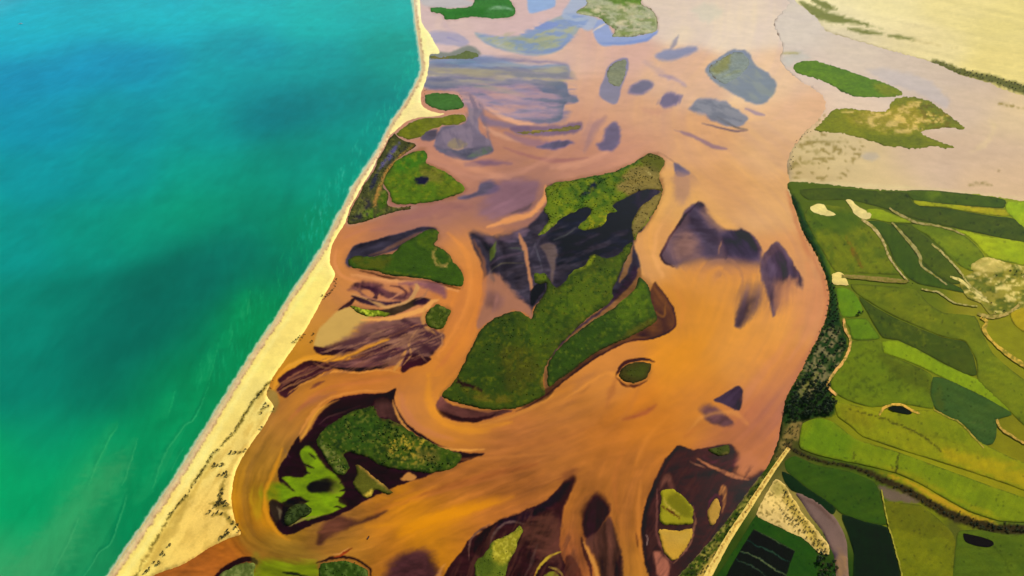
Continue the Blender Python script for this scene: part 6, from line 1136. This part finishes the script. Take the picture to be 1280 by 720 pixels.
# ================================================================== BOATS
def loft(sections, closed_ends=True):
    V = []; F = []; k = len(sections[0])
    for s in sections: V += s
    for i in range(len(sections) - 1):
        for j in range(k - 1):
            a = i * k + j; F += [(a, a + 1, a + k + 1), (a, a + k + 1, a + k)]
    return V, F
def hull_mesh(name, L, B, D, mat, deck=None):
    secs = []
    for i in range(11):
        t = i / 10; x = (t - .5) * L; w = B / 2 * (1 - max(0, (t - .45) / .55) ** 2.2) * (1 - .18 * max(0, (.25 - t) / .25)); sh = D * (1 + .35 * max(0, t - .5) ** 2 * 4)
        secs.append([(x, -w, sh), (x, -w * .86, sh * .35), (x, -w * .4, .02), (x, 0, -.08), (x, w * .4, .02), (x, w * .86, sh * .35), (x, w, sh)])
    V, F = loft(secs)
    n = len(V)
    # inner skin and transom
    ins = [[(p[0] * .97, p[1] * .9, max(p[2], .1) * .98 + .04) for p in s] for s in secs]
    V2, F2 = loft(ins); F2 = [(a + n, c + n, b + n) for a, b, c in F2]
    V = V + V2; F = F + F2
    for i in range(10):
        for j in (0, 6):
            a = i * 7 + j; b = a + 7; F += [(a, b, b + n), (a, b + n, a + n)]
    for j in range(5): F.append((0, j + 1, j + 2))
    return make_mesh(name, V, F, mat)
def box_mesh(name, sx, sy, sz, mat, taper=.85):
    x, y = sx / 2, sy / 2
    V = [(-x, -y, 0), (x, -y, 0), (x, y, 0), (-x, y, 0), (-x * taper, -y * taper, sz), (x * taper, -y * taper, sz), (x * taper, y * taper, sz), (-x * taper, y * taper, sz)]
    F = [(0, 3, 2, 1), (4, 5, 6, 7), (0, 1, 5, 4), (1, 2, 6, 5), (2, 3, 7, 6), (3, 0, 4, 7)]
    return make_mesh(name, V, F, mat, smooth_=False)
M_WOOD = plain_mat('tarred_wood', (.07, .022, .012), .6, .3); M_WOOD2 = plain_mat('bench_wood', (.16, .08, .04), .7, .3)
M_WHITE = plain_mat('white_gelcoat', (.75, .8, .82), .3, .5, .05); M_GLASSY = plain_mat('tinted_window', (.02, .03, .05), .1, .6)
def boat(x, y, L, B, D, label, rot, mats, cabin=False):
    X, Y = put(x, y, 0); o = bpy.data.objects.new('boat', None); COL.objects.link(o); o.location = (X, Y, -.02); o.rotation_euler = (0, 0, rot); tag(o, label, 'boat')
    add_obj('hull', hull_mesh('hull', L, B, D, mats[0]), o)
    for k in ((-.28, .0, .2) if not cabin else (-.38,)):
        b = add_obj('seat', box_mesh('seat', L * .06, B * .8, .06, mats[1], 1.0), o); b.location = (k * L, 0, D * .62)
    if cabin:
        c = add_obj('cabin', box_mesh('cabin', L * .34, B * .66, D * 1.3, mats[0]), o); c.location = (.05 * L, 0, D * .7)
        w = add_obj('window', box_mesh('window', L * .335, B * .67, D * .4, M_GLASSY, .97), c); w.location = (0, 0, D * .55)
        d = add_obj('foredeck', box_mesh('foredeck', L * .2, B * .5, .08, mats[0], .7), o); d.location = (.3 * L, 0, D * .92)
    else:
        m = add_obj('outboard_motor', box_mesh('outboard_motor', .35, .3, .7, M_GLASSY, .8), o); m.location = (-L * .52, 0, D * .4)
boat(460.5, 672, 3.9, 1.9, .6, 'tiny dark reddish brown boat alone on the orange channel', math.radians(70), (M_WOOD, M_WOOD2))
boat(26, 30, 13, 4.4, 1.4, 'pale motor boat far out on the turquoise sea', math.radians(10), (M_WHITE, M_WHITE), True)

# ================================================================== HAZE, LIGHT, CAMERA
def haze():
    x0, x1, y0, y1, z0, z1 = -9000, 9000, -1500, 14000, -3.5, 700
    V = [(x0, y0, z0), (x1, y0, z0), (x1, y1, z0), (x0, y1, z0), (x0, y0, z1), (x1, y0, z1), (x1, y1, z1), (x0, y1, z1)]
    F = [(0, 3, 2, 1), (4, 5, 6, 7), (0, 1, 5, 4), (1, 2, 6, 5), (2, 3, 7, 6), (3, 0, 4, 7)]
    m = bpy.data.materials.new('haze_air'); m.use_nodes = True; nt = m.node_tree; nt.nodes.clear()
    out = nt.nodes.new('ShaderNodeOutputMaterial'); v = nt.nodes.new('ShaderNodeVolumePrincipled')
    v.inputs['Color'].default_value = (.78, .87, 1.0, 1); v.inputs['Density'].default_value = 1.1e-5; v.inputs['Anisotropy'].default_value = .72
    nt.links.new(v.outputs[0], out.inputs['Volume'])
    o = add_obj('haze', make_mesh('haze', V, F, m, smooth_=False)); tag(o, 'thin pale haze over the whole delta', 'haze', None, 'stuff')
haze()

SUN_EL, SUN_AZ = math.radians(38), math.radians(48)     # azimuth measured clockwise from the view direction (+Y)
w = bpy.data.worlds.new('World'); SC.world = w; w.use_nodes = True
nt = w.node_tree; bg = nt.nodes['Background']; sky = nt.nodes.new('ShaderNodeTexSky'); sky.sky_type = 'NISHITA'; sky.sun_disc = False
sky.sun_elevation = SUN_EL; sky.sun_rotation = SUN_AZ; sky.altitude = 100; sky.dust_density = 1.6; sky.air_density = 1.0
nt.links.new(sky.outputs[0], bg.inputs[0]); bg.inputs[1].default_value = .08
sl = bpy.data.lights.new('sun', 'SUN'); sl.energy = 3.6; sl.angle = math.radians(.5); sl.color = (1.0, .93, .80)
so = bpy.data.objects.new('sun', sl); COL.objects.link(so)
dirv = Vector((math.sin(SUN_AZ) * math.cos(SUN_EL), math.cos(SUN_AZ) * math.cos(SUN_EL), math.sin(SUN_EL)))
so.rotation_euler = (-dirv).to_track_quat('-Z', 'Y').to_euler()
cam = bpy.data.cameras.new('camera'); cam.sensor_width = 36; cam.lens = 36 * FX / 1280; cam.clip_start = 1; cam.clip_end = 120000
co = bpy.data.objects.new('camera', cam); COL.objects.link(co); co.location = (0, 0, ALT); co.rotation_euler = (math.pi / 2 - PITCH, 0, 0); SC.camera = co
SC.view_settings.view_transform = 'Standard'; SC.view_settings.look = 'None'; SC.view_settings.gamma = 1; SC.view_settings.exposure = .35
SC.cycles.use_denoising = True; SC.cycles.max_bounces = 4; SC.cycles.diffuse_bounces = 2; SC.cycles.volume_bounces = 0; SC.cycles.use_adaptive_sampling = True
